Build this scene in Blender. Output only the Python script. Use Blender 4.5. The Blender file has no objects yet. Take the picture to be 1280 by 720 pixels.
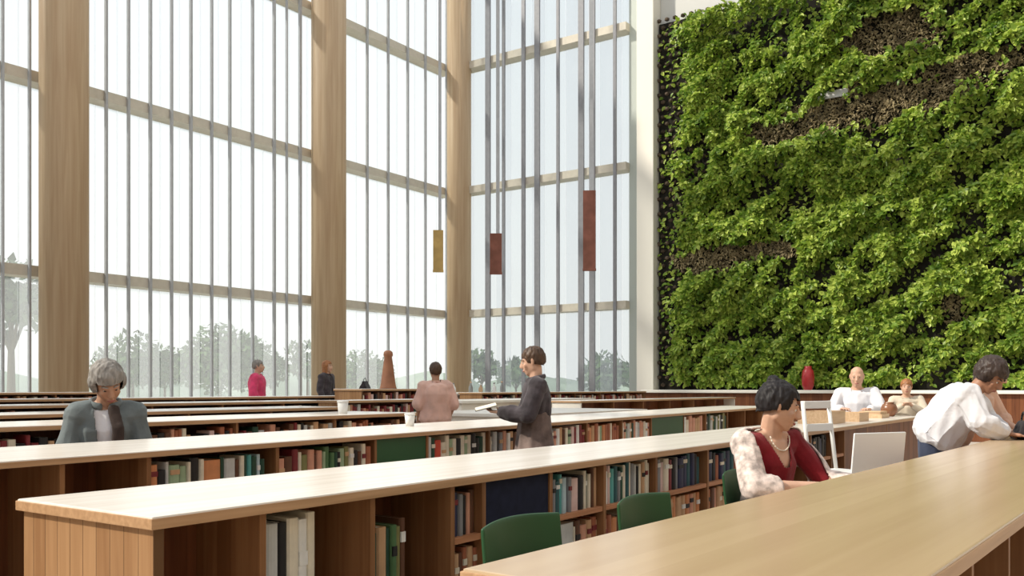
import bpy, bmesh, math, random
import numpy as np
from mathutils import Vector, Matrix, Euler, noise

random.seed(7)
SC = bpy.context.scene
COL = SC.collection
PI = math.pi

# ------------------------------------------------------------------ camera frame
# room axes: x runs along the bookcases toward the plant wall, y toward the window wall
CAM_Z = 1.30
FWD = (0.822, 0.569)
F_PX = 1140.0
HORIZON = 484.0

# ------------------------------------------------------------------ materials
MATS = {}
def mat(name, col, rough=0.6, spec=0.4, metallic=0.0, vary=0.0, vscale=8.0, bump=0.0, bscale=40.0, stretch=(1, 1, 1), col2=None, sheen=0.0, transl=0.0):
    if name in MATS: return MATS[name]
    m = bpy.data.materials.new(name); m.use_nodes = True
    nt = m.node_tree; N = nt.nodes; L = nt.links
    b = N['Principled BSDF']
    b.inputs['Roughness'].default_value = rough
    b.inputs['Specular IOR Level'].default_value = spec
    b.inputs['Metallic'].default_value = metallic
    if sheen: b.inputs['Sheen Weight'].default_value = sheen
    b.inputs['Base Color'].default_value = (*col, 1)
    if vary or col2 or bump:
        tc = N.new('ShaderNodeTexCoord'); mp = N.new('ShaderNodeMapping')
        mp.inputs['Scale'].default_value = stretch
        L.new(tc.outputs['Object'], mp.inputs['Vector'])
    if vary or col2:
        nz = N.new('ShaderNodeTexNoise'); nz.inputs['Scale'].default_value = vscale; nz.inputs['Detail'].default_value = 5
        L.new(mp.outputs['Vector'], nz.inputs['Vector'])
        mx = N.new('ShaderNodeValToRGB')
        lo = tuple(max(0, c*(1-vary)) for c in col); hi = col2 if col2 else tuple(min(1, c*(1+vary)) for c in col)
        mx.color_ramp.elements[0].color = (*lo, 1); mx.color_ramp.elements[1].color = (*hi, 1)
        mx.color_ramp.elements[0].position = .3; mx.color_ramp.elements[1].position = .7
        L.new(nz.outputs['Fac'], mx.inputs['Fac']); L.new(mx.outputs['Color'], b.inputs['Base Color'])
    if bump:
        n2 = N.new('ShaderNodeTexNoise'); n2.inputs['Scale'].default_value = bscale; n2.inputs['Detail'].default_value = 4
        L.new(mp.outputs['Vector'], n2.inputs['Vector'])
        bp = N.new('ShaderNodeBump'); bp.inputs['Strength'].default_value = bump; bp.inputs['Distance'].default_value = .01
        L.new(n2.outputs['Fac'], bp.inputs['Height']); L.new(bp.outputs['Normal'], b.inputs['Normal'])
    if transl:
        tr = N.new('ShaderNodeBsdfTranslucent'); tr.inputs['Color'].default_value = (*col, 1)
        ms = N.new('ShaderNodeMixShader'); ms.inputs['Fac'].default_value = transl
        L.new(b.outputs[0], ms.inputs[1]); L.new(tr.outputs[0], ms.inputs[2])
        L.new(ms.outputs[0], N['Material Output'].inputs['Surface'])
    MATS[name] = m
    return m

def wood(name, c1, c2, rough=.45, spec=.4, axis='x', plank=0.0, grain=3.0, lines=False):
    """streaky timber: noise stretched along one axis, optional plank-wide tone steps"""
    if name in MATS: return MATS[name]
    m = bpy.data.materials.new(name); m.use_nodes = True
    nt = m.node_tree; N = nt.nodes; L = nt.links; b = N['Principled BSDF']
    b.inputs['Roughness'].default_value = rough; b.inputs['Specular IOR Level'].default_value = spec
    tc = N.new('ShaderNodeTexCoord'); mp = N.new('ShaderNodeMapping')
    s = [14*grain, 14*grain, 14*grain]; s['xyz'.index(axis)] = .6*grain
    mp.inputs['Scale'].default_value = s
    L.new(tc.outputs['Object'], mp.inputs['Vector'])
    nz = N.new('ShaderNodeTexNoise'); nz.inputs['Scale'].default_value = 1.0; nz.inputs['Detail'].default_value = 6; nz.inputs['Distortion'].default_value = .4
    L.new(mp.outputs['Vector'], nz.inputs['Vector'])
    fac = nz.outputs['Fac']
    if plank:
        mp2 = N.new('ShaderNodeMapping'); s2 = [1/plank]*3; s2['xyz'.index(axis)] = .02
        mp2.inputs['Scale'].default_value = s2
        L.new(tc.outputs['Object'], mp2.inputs['Vector'])
        fl = N.new('ShaderNodeVectorMath'); fl.operation = 'FLOOR'
        L.new(mp2.outputs['Vector'], fl.inputs[0])
        wn = N.new('ShaderNodeTexWhiteNoise'); wn.noise_dimensions = '3D'
        L.new(fl.outputs[0], wn.inputs['Vector'])
        ad = N.new('ShaderNodeMix'); ad.data_type = 'FLOAT'; ad.inputs['Factor'].default_value = .35
        L.new(fac, ad.inputs['A']); L.new(wn.outputs['Value'], ad.inputs['B'])
        fac = ad.outputs['Result']
    cr = N.new('ShaderNodeValToRGB')
    cr.color_ramp.elements[0].color = (*c1, 1); cr.color_ramp.elements[1].color = (*c2, 1)
    cr.color_ramp.elements[0].position = .32; cr.color_ramp.elements[1].position = .68
    L.new(fac, cr.inputs['Fac']); L.new(cr.outputs['Color'], b.inputs['Base Color'])
    if lines:   # narrow open joints between the boards
        fr = N.new('ShaderNodeVectorMath'); fr.operation = 'FRACTION'; L.new(mp2.outputs['Vector'], fr.inputs[0])
        sx = N.new('ShaderNodeSeparateXYZ'); L.new(fr.outputs[0], sx.inputs[0])
        gt = N.new('ShaderNodeMath'); gt.operation = 'LESS_THAN'; gt.inputs[1].default_value = .04; L.new(sx.outputs['Y'], gt.inputs[0])
        mj = N.new('ShaderNodeMix'); mj.data_type = 'RGBA'; mj.inputs['B'].default_value = (*[c*.45 for c in c1], 1)
        L.new(gt.outputs[0], mj.inputs['Factor']); L.new(cr.outputs['Color'], mj.inputs['A']); L.new(mj.outputs['Result'], b.inputs['Base Color'])
    bp = N.new('ShaderNodeBump'); bp.inputs['Strength'].default_value = .08; bp.inputs['Distance'].default_value = .005
    L.new(nz.outputs['Fac'], bp.inputs['Height']); L.new(bp.outputs['Normal'], b.inputs['Normal'])
    MATS[name] = m
    return m

# ------------------------------------------------------------------ mesh helpers
def link(o, parent=None):
    COL.objects.link(o)
    if parent is not None: o.parent = parent
    return o

def obj(name, bm, mats, parent=None, smooth=False, loc=None, rotz=None):
    me = bpy.data.meshes.new(name)
    if smooth:
        for f in bm.faces: f.smooth = True
    bm.to_mesh(me); bm.free()
    if not isinstance(mats, (list, tuple)): mats = [mats]
    for m in mats: me.materials.append(m)
    o = bpy.data.objects.new(name, me)
    if loc is not None: o.location = loc
    if rotz is not None: o.rotation_euler = (0, 0, rotz)
    return link(o, parent)

def tag(o, label=None, cat=None, group=None, kind=None):
    if label: o['label'] = label
    if cat: o['category'] = cat
    if group: o['group'] = group
    if kind: o['kind'] = kind
    return o

def thing(name, label, cat, loc=(0, 0, 0), rotz=0.0, group=None):
    o = bpy.data.objects.new(name, None); o.empty_display_size = .1
    o.location = loc; o.rotation_euler = (0, 0, rotz)
    link(o); return tag(o, label, cat, group)

def box(bm, lo, hi, bev=0.0, mi=0):
    c = [(a+b)/2 for a, b in zip(lo, hi)]; s = [abs(b-a) for a, b in zip(lo, hi)]
    r = bmesh.ops.create_cube(bm, size=1.0, matrix=Matrix.Translation(c) @ Matrix.Diagonal((*s, 1)))
    vs = r['verts']
    fs = set(f for v in vs for f in v.link_faces)
    for f in fs: f.material_index = mi
    if bev:
        es = list(set(e for v in vs for e in v.link_edges))
        bmesh.ops.bevel(bm, geom=es, offset=min(bev, min(s)*.45), segments=2, affect='EDGES', profile=.6)
    return bm

def nbox(lo, hi, bev=0.0):
    return box(bmesh.new(), lo, hi, bev)

def tube(bm, p0, p1, r0, r1=None, seg=12, caps=True, mi=0):
    p0 = Vector(p0); p1 = Vector(p1); d = p1-p0
    r1 = r0 if r1 is None else r1
    q = Vector((0, 0, 1)).rotation_difference(d.normalized()).to_matrix().to_4x4()
    r = bmesh.ops.create_cone(bm, cap_ends=caps, segments=seg, radius1=r0, radius2=r1, depth=d.length,
                          matrix=Matrix.Translation((p0+p1)/2) @ q)
    for f in set(f for v in r['verts'] for f in v.link_faces): f.material_index = mi
    return bm

def lathe(bm, prof, seg=24, c=(0, 0, 0)):
    rings = []
    for r, z in prof:
        rings.append([bm.verts.new((c[0]+r*math.cos(2*PI*k/seg), c[1]+r*math.sin(2*PI*k/seg), c[2]+z)) for k in range(seg)])
    for a, b in zip(rings, rings[1:]):
        for k in range(seg):
            bm.faces.new((a[k], a[(k+1) % seg], b[(k+1) % seg], b[k]))
    if prof[0][0] > 1e-6: bm.faces.new(list(reversed(rings[0])))
    if prof[-1][0] > 1e-6: bm.faces.new(rings[-1])
    bmesh.ops.remove_doubles(bm, verts=bm.verts[:], dist=1e-6)
    return bm

# ------------------------------------------------------------------ camera
def make_camera():
    cd = bpy.data.cameras.new('camera'); co = bpy.data.objects.new('camera', cd); COL.objects.link(co)
    co.location = (0, 0, CAM_Z)
    co.rotation_euler = (PI/2, 0, math.atan2(FWD[1], FWD[0])-PI/2)
    cd.sensor_width = 36; cd.sensor_fit = 'HORIZONTAL'; cd.lens = 36*F_PX/1280
    cd.shift_y = (HORIZON-360)/1280
    cd.clip_start = .05; cd.clip_end = 600
    SC.camera = co
make_camera()

# ------------------------------------------------------------------ palette
TAN = wood('oak_tan', (.29, .145, .062), (.42, .235, .112), rough=.5, spec=.3, axis='z', plank=.075, lines=True)
DIV = wood('oak_shaded', (.20, .085, .032), (.31, .145, .06), rough=.5, spec=.3, axis='z', plank=.075)  # darker copy of the oak: shade inside the bays put into the divider colour
BROWN = wood('oak_brown', (.12, .038, .015), (.21, .075, .03), rough=.5, spec=.3, axis='z', plank=.09)
EDGE = wood('oak_edge', (.42, .24, .12), (.55, .33, .18), rough=.45, spec=.35, axis='x')
TOP = wood('pale_top', (.78, .71, .63), (.88, .82, .75), rough=.24, spec=.6, axis='x', grain=1.2)
TABLE = wood('table_oak', (.48, .335, .20), (.56, .405, .25), rough=.22, spec=.8, axis='x', grain=1.0, plank=.11)
SHELFW = wood('shelf_wood', (.36, .15, .065), (.52, .24, .12), rough=.5, spec=.3, axis='x')
WHITE = mat('white_paint', (.78, .77, .74), .5)
CREAM = mat('cream_paint', (.80, .76, .68), .5)
PALE = mat('pale_laminate', (.88, .83, .75), .35, .4, vary=.04, vscale=3)
STEEL = mat('grey_metal', (.42, .43, .45), .4, .5, vary=.08)
TRANS = mat('sand_metal', (.60, .55, .46), .5, .4, vary=.06)
GREENP = mat('green_shell', (.022, .085, .032), .42, .4, vary=.1, vscale=2)
NAVYP = mat('navy_felt', (.012, .015, .035), .8, .2, vary=.2, vscale=20)
BLACK = mat('black_plastic', (.02, .02, .022), .4, .4)
# ================================================================== THE SETTING
def struct(name, bm, m, parent=None, smooth=False):
    o = obj(name, bm, m, parent, smooth)
    if parent is None: o['kind'] = 'structure'
    return o

WY = 20.25          # glass plane of the window wall
BX = 25.3           # glass plane of the end wall
CEIL = 17.0
LEVELS = (3.84, 8.1, 12.4)

FLOORM = mat('pale_stone_floor', (.55, .50, .44), .5, .3, vary=.1, vscale=1.5)
struct('floor', nbox((-6, -14, -.2), (BX+.4, WY+.4, 0)), FLOORM)

# unseen roof: slim rafters, openings added between them to let sun and sky in
bm = bmesh.new()
for x in (-4, 6, 16, 25.4): box(bm, (x-.15, -14, CEIL), (x+.15, WY+.4, CEIL+.6))
for y in (-13.8, -6, 2, 11, WY+.2): box(bm, (-6, y-.15, CEIL+.02), (BX+.4, y+.15, CEIL+.58))
struct('ceiling', bm, WHITE)

# glass: clear pane, milky mix for frosting and as painted haze over the view
def glass_mat(name, milky, tint=(.93, .955, .96)):
    m = bpy.data.materials.new(name); m.use_nodes = True
    N = m.node_tree.nodes; L = m.node_tree.links; N.clear()
    out = N.new('ShaderNodeOutputMaterial')
    tr = N.new('ShaderNodeBsdfTransparent'); tr.inputs['Color'].default_value = (*tint, 1)
    tl = N.new('ShaderNodeBsdfTranslucent'); tl.inputs['Color'].default_value = (.95, .97, 1, 1)
    gl = N.new('ShaderNodeBsdfGlossy'); gl.inputs['Roughness'].default_value = .05
    fr = N.new('ShaderNodeFresnel'); fr.inputs['IOR'].default_value = 1.12
    a = N.new('ShaderNodeMixShader'); a.inputs['Fac'].default_value = milky
    c = N.new('ShaderNodeMixShader')
    L.new(tr.outputs[0], a.inputs[1]); L.new(tl.outputs[0], a.inputs[2])
    L.new(fr.outputs[0], c.inputs['Fac']); L.new(a.outputs[0], c.inputs[1]); L.new(gl.outputs[0], c.inputs[2])
    L.new(c.outputs[0], out.inputs['Surface'])
    return m
GLASS = glass_mat('window_glass', .16)
GLASS2 = glass_mat('window_glass_film', .24, (.90, .925, .94))

DKSTEEL = mat('dark_grey_metal', (.26, .26, .28), .4, .5, vary=.08)
def window(idx, along, lo, hi, bars, thick):
    """one glazed bay: panes, three transoms, upright fins. along='x' lies in the window wall, 'y' in the end wall"""
    w = bpy.data.objects.new('window_%d' % idx, None); w['kind'] = 'structure'; link(w)
    P = lambda a, d, z: (a, WY+d, z) if along == 'x' else (BX+d, a, z)
    def bx(b, a0, a1, d0, d1, z0, z1):
        p, q = P(a0, d0, z0), P(a1, d1, z1)
        return box(b, [min(u, v) for u, v in zip(p, q)], [max(u, v) for u, v in zip(p, q)])
    edges = [lo]+sorted(bars)+[hi]
    for k, (a0, a1) in enumerate(zip(edges, edges[1:])):
        if a1-a0 < .05: continue
        obj('pane', bx(bmesh.new(), a0+.01, a1-.01, .10, .12, .35, CEIL), GLASS2 if k % 2 else GLASS, w)
    for z in LEVELS:
        obj('transom', bx(bmesh.new(), lo, hi, -.32, .16, z-.12, z+.12), TRANS, w)
    obj('sill', bx(bmesh.new(), lo, hi, -.25, .15, 0, .34), WHITE, w)
    for a, t in zip(bars, thick):
        obj('mullion', bx(bmesh.new(), a-t*.40, a+t*.40, -.40, -.33, .35, CEIL), STEEL if along == 'x' else DKSTEEL, w)
    return w

b0 = [9.15, 9.75, 10.32]
window(1, 'x', 3.4, 10.84, [4.0+.6*k for k in range(8)]+b0, [.06]*11)
b1 = [12.1, 12.67, 13.25, 13.84, 14.4, 15.03, 15.6, 16.35, 17.1, 17.55, 18.05]
window(2, 'x', 10.86, 18.74, b1, [.07, .07, .08, .07, .08, .07, .08, .08, .09, .05, .10])
b2 = [20.8, 21.76, 22.7, 23.6, 24.75]
window(3, 'x', 18.76, 25.15, b2, [.08, .08, .09, .08, .12])
b3 = [19.2, 18.25, 17.6, 16.8, 16.26, 15.46, 14.6, 14.2, 13.4]
window(4, 'y', 13.05, 19.5, sorted(b3), [.12, .24, .24, .12, .24, .16, .12, .24, .12][:9])

# round timber-clad columns in front of the glass, square one in the corner
COLM = wood('column_timber', (.44, .30, .18), (.55, .41, .265), rough=.55, spec=.3, axis='z', grain=.7)
def column(x, y, r):
    bm = bmesh.new(); lathe(bm, [(r, 0), (r, CEIL)], 48, (x, y, 0))
    struct('column', bm, COLM, None, True)
column(10.85, 19.45, .50); column(18.75, 19.45, .50); column(2.9, 19.45, .5)
bm = bmesh.new(); lathe(bm, [(.42, 0), (.42, CEIL)], 40, (24.95, 19.5, 0)); struct('column', bm, COLM, None, True)
# end wall: pilaster beside the glazing, wall behind and above the planting
struct('trim_1', nbox((BX-.45, 12.06, 0), (BX+.3, 12.62, CEIL), .02), CREAM)
struct('trim_2', nbox((BX-.05, 12.62, 0), (BX+.3, 13.08, CEIL), .02), mat('grey_green_strip', (.50, .54, .50), .5))  # grey-green strip between pilaster and glazing
struct('wall_end', nbox((BX+.05, -14, 0), (BX+.35, 12.05, CEIL)), mat('grey_white_paint', (.60, .595, .57), .6))
ADDEDW = mat('added_wall', (.42, .36, .29), .7, .2)
struct('wall_right_added', nbox((-6, -14.3, 0), (BX+.35, -14, CEIL)), ADDEDW)  # unseen wall, added to cut fill light from the open side
struct('wall_rear_added', nbox((-6.3, -14.3, 0), (-6, WY+.3, 5.2)), ADDEDW)  # unseen, added against fill light, kept low so the sun clears it
struct('wall_front', nbox((-6, WY+.0, 0), (2.4, WY+.3, CEIL)), WHITE)

# hanging banners
def banner(px, py, zt, zb, w, col, label, group='narrow banners hanging before the glazing'):
    t = thing('hanging_banner', label, 'banner', (px, py, 0), math.atan2(py, px)+PI/2, group)
    bm = bmesh.new(); box(bm, (-w*.32, -.02, zt), (-w*.02, .02, CEIL)); obj('strip', bm, STEEL, t)
    bm = bmesh.new(); box(bm, (-w/2, -.035, zb), (w/2, .035, zt), .01); obj('panel', bm, col, t)
    bm = bmesh.new(); box(bm, (-w/2-.01, -.05, zb-.04), (w/2+.01, .05, zb+.03), .01); obj('weight_bar', bm, col, t)
RUST = mat('rust_cloth', (.22, .09, .065), .8, .2, vary=.25, vscale=3)
OCHRE = mat('ochre_cloth', (.50, .34, .13), .8, .2, vary=.2, vscale=3)
banner(22.4, 16.1, 5.95, 4.75, .36, RUST, 'short rust brown hanging banner just right of the corner column')
banner(21.0, 17.2, 5.96, 4.75, .30, OCHRE, 'ochre yellow hanging banner just left of the corner column')
banner(22.4, 12.85, 6.85, 4.62, .36, RUST, 'long rust brown hanging banner nearest the cream pilaster')

# ------------------------------------------------------------------ outside
GRASS = mat('outside_ground', (.50, .50, .42), .9, .1, vary=.2, vscale=.2)
struct('ground', nbox((-80, -60, -.6), (200, 200, -.25)), GRASS)
LEAFT = mat('tree_leaf', (.06, .11, .035), .6, .2, vary=.35, vscale=.8)
BARK = mat('tree_bark', (.12, .09, .06), .9, .1)
def leafcloud(name, centres, n, size, m, parent, seed):
    rs = np.random.RandomState(seed)
    V = []; F = []
    for (cx, cy, cz, r) in centres:
        k = int(n*r*r)
        d = rs.normal(size=(k, 3)); d /= np.linalg.norm(d, axis=1)[:, None]
        p = np.array((cx, cy, cz))+d*(r*rs.uniform(.6, 1.0, size=(k, 1)))
        u = rs.normal(size=(k, 3)); u /= np.linalg.norm(u, axis=1)[:, None]
        v = np.cross(u, d); v /= np.linalg.norm(v, axis=1)[:, None]+1e-9
        s = size*rs.uniform(.6, 1.2, size=(k, 1))
        q = np.stack([p-u*s, p+v*s*.5, p+u*s, p-v*s*.5], 1)
        V.append(q.reshape(-1, 3))
    V = np.concatenate(V); nq = len(V)//4
    me = bpy.data.meshes.new(name); me.from_pydata(V.tolist(), [], [(4*i, 4*i+1, 4*i+2, 4*i+3) for i in range(nq)])
    me.materials.append(m)
    return link(bpy.data.objects.new(name, me), parent)
def tree(x, y, h, w, label, seed):
    t = thing('tree', label, 'tree', (x, y, -.3), 0, 'trees outside the glazing')
    bm = bmesh.new(); tube(bm, (0, 0, 0), (0, 0, h*.6), .16*h/6, .07*h/6, 8)
    for k in range(4):
        a = k*1.7+seed; tube(bm, (0, 0, h*.4), (w*.3*math.cos(a), w*.3*math.sin(a), h*.7), .06*h/6, .03*h/6, 6)
    obj('trunk', bm, BARK, t)
    rs = random.Random(seed)
    cs = [(0, 0, h*.72, w*.42)]
    for k in range(6):
        a = k*1.05+seed; cs.append((w*.33*math.cos(a), w*.33*math.sin(a), h*(.5+.3*rs.random()), w*.28))
    leafcloud('crown', cs, 120, .28, LEAFT, t, seed)
def out_at(px, dist):
    r = (px-640)/F_PX
    return ((.822+.569*r)*dist, (.569-.822*r)*dist)
for k, (px, d, h, w, lb) in enumerate([
        (14, 34, 7.2, 3.0, 'tall bushy tree outside the first window at the picture edge'),
        (166, 62, 5.0, 4.6, 'round tree outside just right of the first timber column'),
        (206, 78, 4.6, 4.5, 'small far tree outside, second from the first timber column'),
        (275, 58, 5.0, 5.2, 'broad tree outside, left of the person in red'),
        (318, 66, 4.6, 4.4, 'tree outside right behind the person in red'),
        (385, 70, 5.4, 3.0, 'slim tree outside just left of the second timber column'),
        (450, 90, 4.0, 6.0, 'low far tree outside just right of the second timber column'),
        (602, 60, 4.4, 2.4, 'narrow tree outside just right of the corner column'),
        (645, 58, 3.6, 2.4, 'narrow tree outside behind the head of the standing reader in charcoal'),
        (758, 60, 3.9, 3.2, 'tree outside behind the end glazing nearest the cream pilaster')]):
    x, y = out_at(px, d); tree(x, y, h, w, lb, k+3)
bm = bmesh.new()
for k in range(-12, 30):
    a = k*6.5
    r = bmesh.ops.create_icosphere(bm, subdivisions=2, radius=1, matrix=Matrix.Translation((40+a*.75, 150-a*.5, -6.5)) @ Matrix.Diagonal((14, 14, 8+3*math.sin(k*1.7), 1)))
struct('hills', bm, mat('far_hill', (.25, .30, .24), .9, .1, vary=.2, vscale=.1), None, True)

# ------------------------------------------------------------------ planted wall
def plant_wall():
    t = thing('green_wall', 'tall planted wall of bright green leaves with brown dried patches', 'plant wall', (BX, 0, 0))
    Y0, Y1, Z0, Z1 = -1.5, 12.03, 1.22, 12.25
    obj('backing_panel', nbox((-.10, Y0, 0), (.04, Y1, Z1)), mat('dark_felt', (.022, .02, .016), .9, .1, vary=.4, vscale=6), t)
    pl = thing('planter_bench', 'long dark wood base with pale ledge along the foot of the planted wall', 'bench', (BX, 0, 0))
    obj('base', nbox((-1.25, Y0, 0), (-.11, Y1, 1.14), .02), BROWN, pl)
    o = obj('ledge', nbox((-1.35, Y0, 1.14), (-.11, Y1, 1.225), .015), PALE, pl); tag(o, 'pale ledge')
    # felt pockets, seen along the left edge where planting is thin
    bm = bmesh.new()
    for i in range(9):
        for j in range(50):
            y = Y1-.14-i*.26+.13*(j % 2); z = Z0+.15+j*.224
            bmesh.ops.create_icosphere(bm, subdivisions=1, radius=.085, matrix=Matrix.Translation((-.13, y, z)) @ Matrix.Diagonal((.9, 1, .8, 1)))
    o = obj('planter_pocket', bm, mat('pocket_felt', (.10, .075, .055), .9, .1, vary=.5, vscale=4), t); o['kind'] = 'stuff'
    rs = np.random.RandomState(5)
    # clump height field: streaks that climb from left to right
    def fld(y, z, sc, seed):
        # rotate the sampling axes so the clumps lean; y falls to the right in the picture
        u = (-y*.86+z*.5); v = (y*.5+z*.86)
        return noise.noise((u*sc*.55+seed, v*sc*1.25, seed*1.7))
    n = 100000
    ys = rs.uniform(Y0+.05, Y1-.05, n); zs = rs.uniform(Z0+.15, Z1-.05, n)
    brown_spots = [((5.8, 8.7), (2.5, .55), 0), ((8.2, 8.35), (.9, .4), 0), ((3.2, 9.2), (1.6, .4), 0), ((5.2, 10.4), (1.2, .6), 0),
                   ((10.3, 5.05), (1.2, .42), 0), ((8.5, 5.15), (.7, .25), 0), ((3.9, 3.3), (.3, .35), 0)]
    G = [[], [], []]; 
    for y, z, a, b, c, d in zip(ys, zs, rs.rand(n), rs.rand(n), rs.rand(n), rs.rand(n)):
        h = .5+.5*(1.0*fld(y, z, 1.1, 3.1)+.95*fld(y, z, 2.7, 9.7)+.7*noise.noise((y*3.2, z*2.4, 4.4)))
        edge = (Y1-y)/max(.15, .85+.75*noise.noise((z*.7, 3.3, 0)))
        k = 0
        for (cy, cz), (ry, rz), sl in brown_spots:
            dy = (y-cy); dz = z-cz+sl*dy
            if (dy/ry)**2+(dz/rz)**2 < 1+1.1*fld(y, z, 2.2, 7.7)+.9*(c-.5): k = 2
        if k == 0 and edge < 1 and a > .05+.35*edge**3: continue
        if k == 0 and h < .38 and a > .14+1.0*max(0, h-.22): continue
        if k == 2: h = .25+.25*h
        elif b > .55+.3*fld(y, z, 1.6, 5.5): k = 1
        depth = .06+.80*max(0, min(1, h))**1.2*min(1, .35+edge*.4)
        x = -depth+.10*(c-.5)
        G[k].append((x, y, z, a, b, c, d))
    def leaves(name, data, m, L, W):
        D = np.array(data); k = len(D)
        p = D[:, :3]; e = rs.normal(size=(k, 6))
        # leaf axis: hangs outward and down, fanned sideways; face looks out and up
        ax = np.stack([-.45+.3*e[:, 0], .6*e[:, 1], -.45+.55*e[:, 2]], 1); ax /= np.linalg.norm(ax, axis=1)[:, None]
        nm = np.stack([-.75+.3*e[:, 3], .35*e[:, 4], .55+.3*e[:, 5]], 1)
        sd = np.cross(nm, ax); sd /= np.linalg.norm(sd, axis=1)[:, None]+1e-9
        nn = np.cross(ax, sd)
        s = (rs.uniform(.6, 1.15, k))[:, None]
        L_ = L*s; W_ = W*s
        pts = np.stack([p, p+ax*L_*.35+sd*W_*.5+nn*W_*.12, p+ax*L_*.75+sd*W_*.33+nn*W_*.05, p+ax*L_-nn*W_*.2,
                        p+ax*L_*.75-sd*W_*.33+nn*W_*.05, p+ax*L_*.35-sd*W_*.5+nn*W_*.12, p+ax*L_*.4-nn*W_*.10], 1).reshape(-1, 3)
        F = []
        for i in range(k):
            o_ = 7*i
            F += [(o_, o_+1, o_+6), (o_+1, o_+2, o_+6), (o_+2, o_+3, o_+6), (o_+3, o_+4, o_+6), (o_+4, o_+5, o_+6), (o_+5, o_, o_+6)]
        me = bpy.data.meshes.new(name); me.from_pydata(pts.tolist(), [], F); me.materials.append(m)
        o = link(bpy.data.objects.new(name, me), t); o['kind'] = 'stuff'
        return o
    lm1 = mat('leaf_bright', (.31, .48, .042), .42, .4, col2=(.60, .70, .14), vary=.45, vscale=2.2, transl=.28)
    lm2 = mat('leaf_green', (.12, .25, .024), .42, .4, col2=(.31, .45, .06), vary=.4, vscale=2.2, transl=.3)
    lm3 = mat('leaf_dry', (.22, .17, .09), .8, .2, col2=(.42, .34, .19), vary=.5, vscale=3)
    tag(leaves('foliage', G[0], lm1, .165, .115), 'bright green leaves')
    tag(leaves('foliage', G[1], lm2, .16, .11), 'darker green leaves')
    tag(leaves('dry_foliage', G[2], lm3, .13, .05), 'dried brown patches')
    # a pale plate showing between the leaves
    o = obj('plate', nbox((-.50, 6.4, 9.0), (-.46, 7.2, 9.2), .01), mat('plate_grey', (.55, .55, .55), .5), t); tag(o, 'white plate')
plant_wall()
# ================================================================== BOOKCASES
BOOKC = {}
PALETTE = {
 'navy': (.02, .025, .07), 'black': (.018, .017, .018), 'brown': (.13, .055, .03), 'rust': (.36, .12, .06), 'salmon': (.62, .30, .20),
 'tan': (.55, .33, .18), 'orange': (.60, .24, .10), 'cream': (.74, .66, .52), 'white': (.78, .76, .72), 'pale grey': (.52, .52, .50),
 'grey': (.24, .24, .25), 'teal': (.10, .36, .34), 'dark teal': (.03, .10, .11), 'sage green': (.32, .42, .26), 'green': (.08, .17, .07),
 'dark green': (.02, .065, .04), 'burgundy': (.20, .025, .03), 'pink': (.70, .50, .46), 'pale blue': (.45, .58, .62), 'red': (.55, .07, .04), 'olive': (.22, .21, .08)}
PAGES = mat('paper_pages', (.80, .74, .62), .9, .1, vary=.08, vscale=30, stretch=(30, 1, 1))
def cover(c):
    if c not in BOOKC: BOOKC[c] = mat('cover_'+c.replace(' ', '_'), PALETTE[c], .5, .4, vary=.18, vscale=9)
    return BOOKC[c]
ORD = ['first', 'second', 'third', 'fourth', 'fifth', 'sixth', 'seventh', 'eighth', 'ninth', 'tenth', '11th', '12th', '13th', '14th', '15th', '16th',
       '17th', '18th', '19th', '20th', '21st', '22nd', '23rd', '24th', '25th', '26th', '27th', '28th', '29th', '30th']

def book_mesh(w, d, h, bm=None, off=(0, 0, 0), mi=(0, 1)):
    """spine toward -y, rounded; boards proud of the page block"""
    bm = bm or bmesh.new(); ox, oy, oz = off
    t = min(.004, w*.12)
    prof = [(0, .012), (w*.12, .003), (w*.35, 0), (w*.65, 0), (w*.88, .003), (w, .012)]
    # spine + boards as one C-shaped prism
    outer = [(0, d)]+prof+[(w, d)]
    inner = [(w-t, d), (w-t, .016), (t, .016), (t, d)]
    ring = outer+inner
    lo = [bm.verts.new((ox+x, oy+y, oz)) for x, y in ring]; hi = [bm.verts.new((ox+x, oy+y, oz+h)) for x, y in ring]
    n = len(ring)
    for k in range(n):
        f = bm.faces.new((lo[k], lo[(k+1) % n], hi[(k+1) % n], hi[k])); f.material_index = mi[0]
    for vs, flip in ((lo, True), (hi, False)):
        # caps in convex pieces: left board, spine, right board
        idx = [[0, 1, n-2, n-1], [1, 2, 3, 4, 5, 6, n-3, n-2], [6, 7, n-4, n-3]]
        for q in idx:
            vv = [vs[i] for i in q]
            try:
                f = bm.faces.new(list(reversed(vv)) if flip else vv); f.material_index = mi[0]
            except ValueError: pass
    box(bm, (ox+t, oy+.014, oz+.003), (ox+w-t, oy+d-.004, oz+h-.004), 0, mi[1])
    bmesh.ops.recalc_face_normals(bm, faces=bm.faces[:])
    return bm

MESHCACHE = {}
NB = [0]
def book(loc, rotz, w, d, h, c, label, group, band=None, tilt=0):
    key = (round(w, 3), round(d, 2), round(h, 2), c)
    if key not in MESHCACHE:
        bm = book_mesh(key[0], key[1], key[2]); me = bpy.data.meshes.new('book'); bm.to_mesh(me); bm.free()
        me.materials.append(cover(c)); me.materials.append(PAGES); MESHCACHE[key] = me
    o = bpy.data.objects.new('book', MESHCACHE[key]); o.location = loc; o.rotation_euler = (0, tilt, rotz)
    link(o); tag(o, label, 'book', group)
    if band:
        bm = nbox((w*.08, -.0015, h*band[1]), (w*.92, .006, h*band[2])); obj('spine_label', bm, cover(band[0]), o)
    NB[0] += 1
    return o

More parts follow.
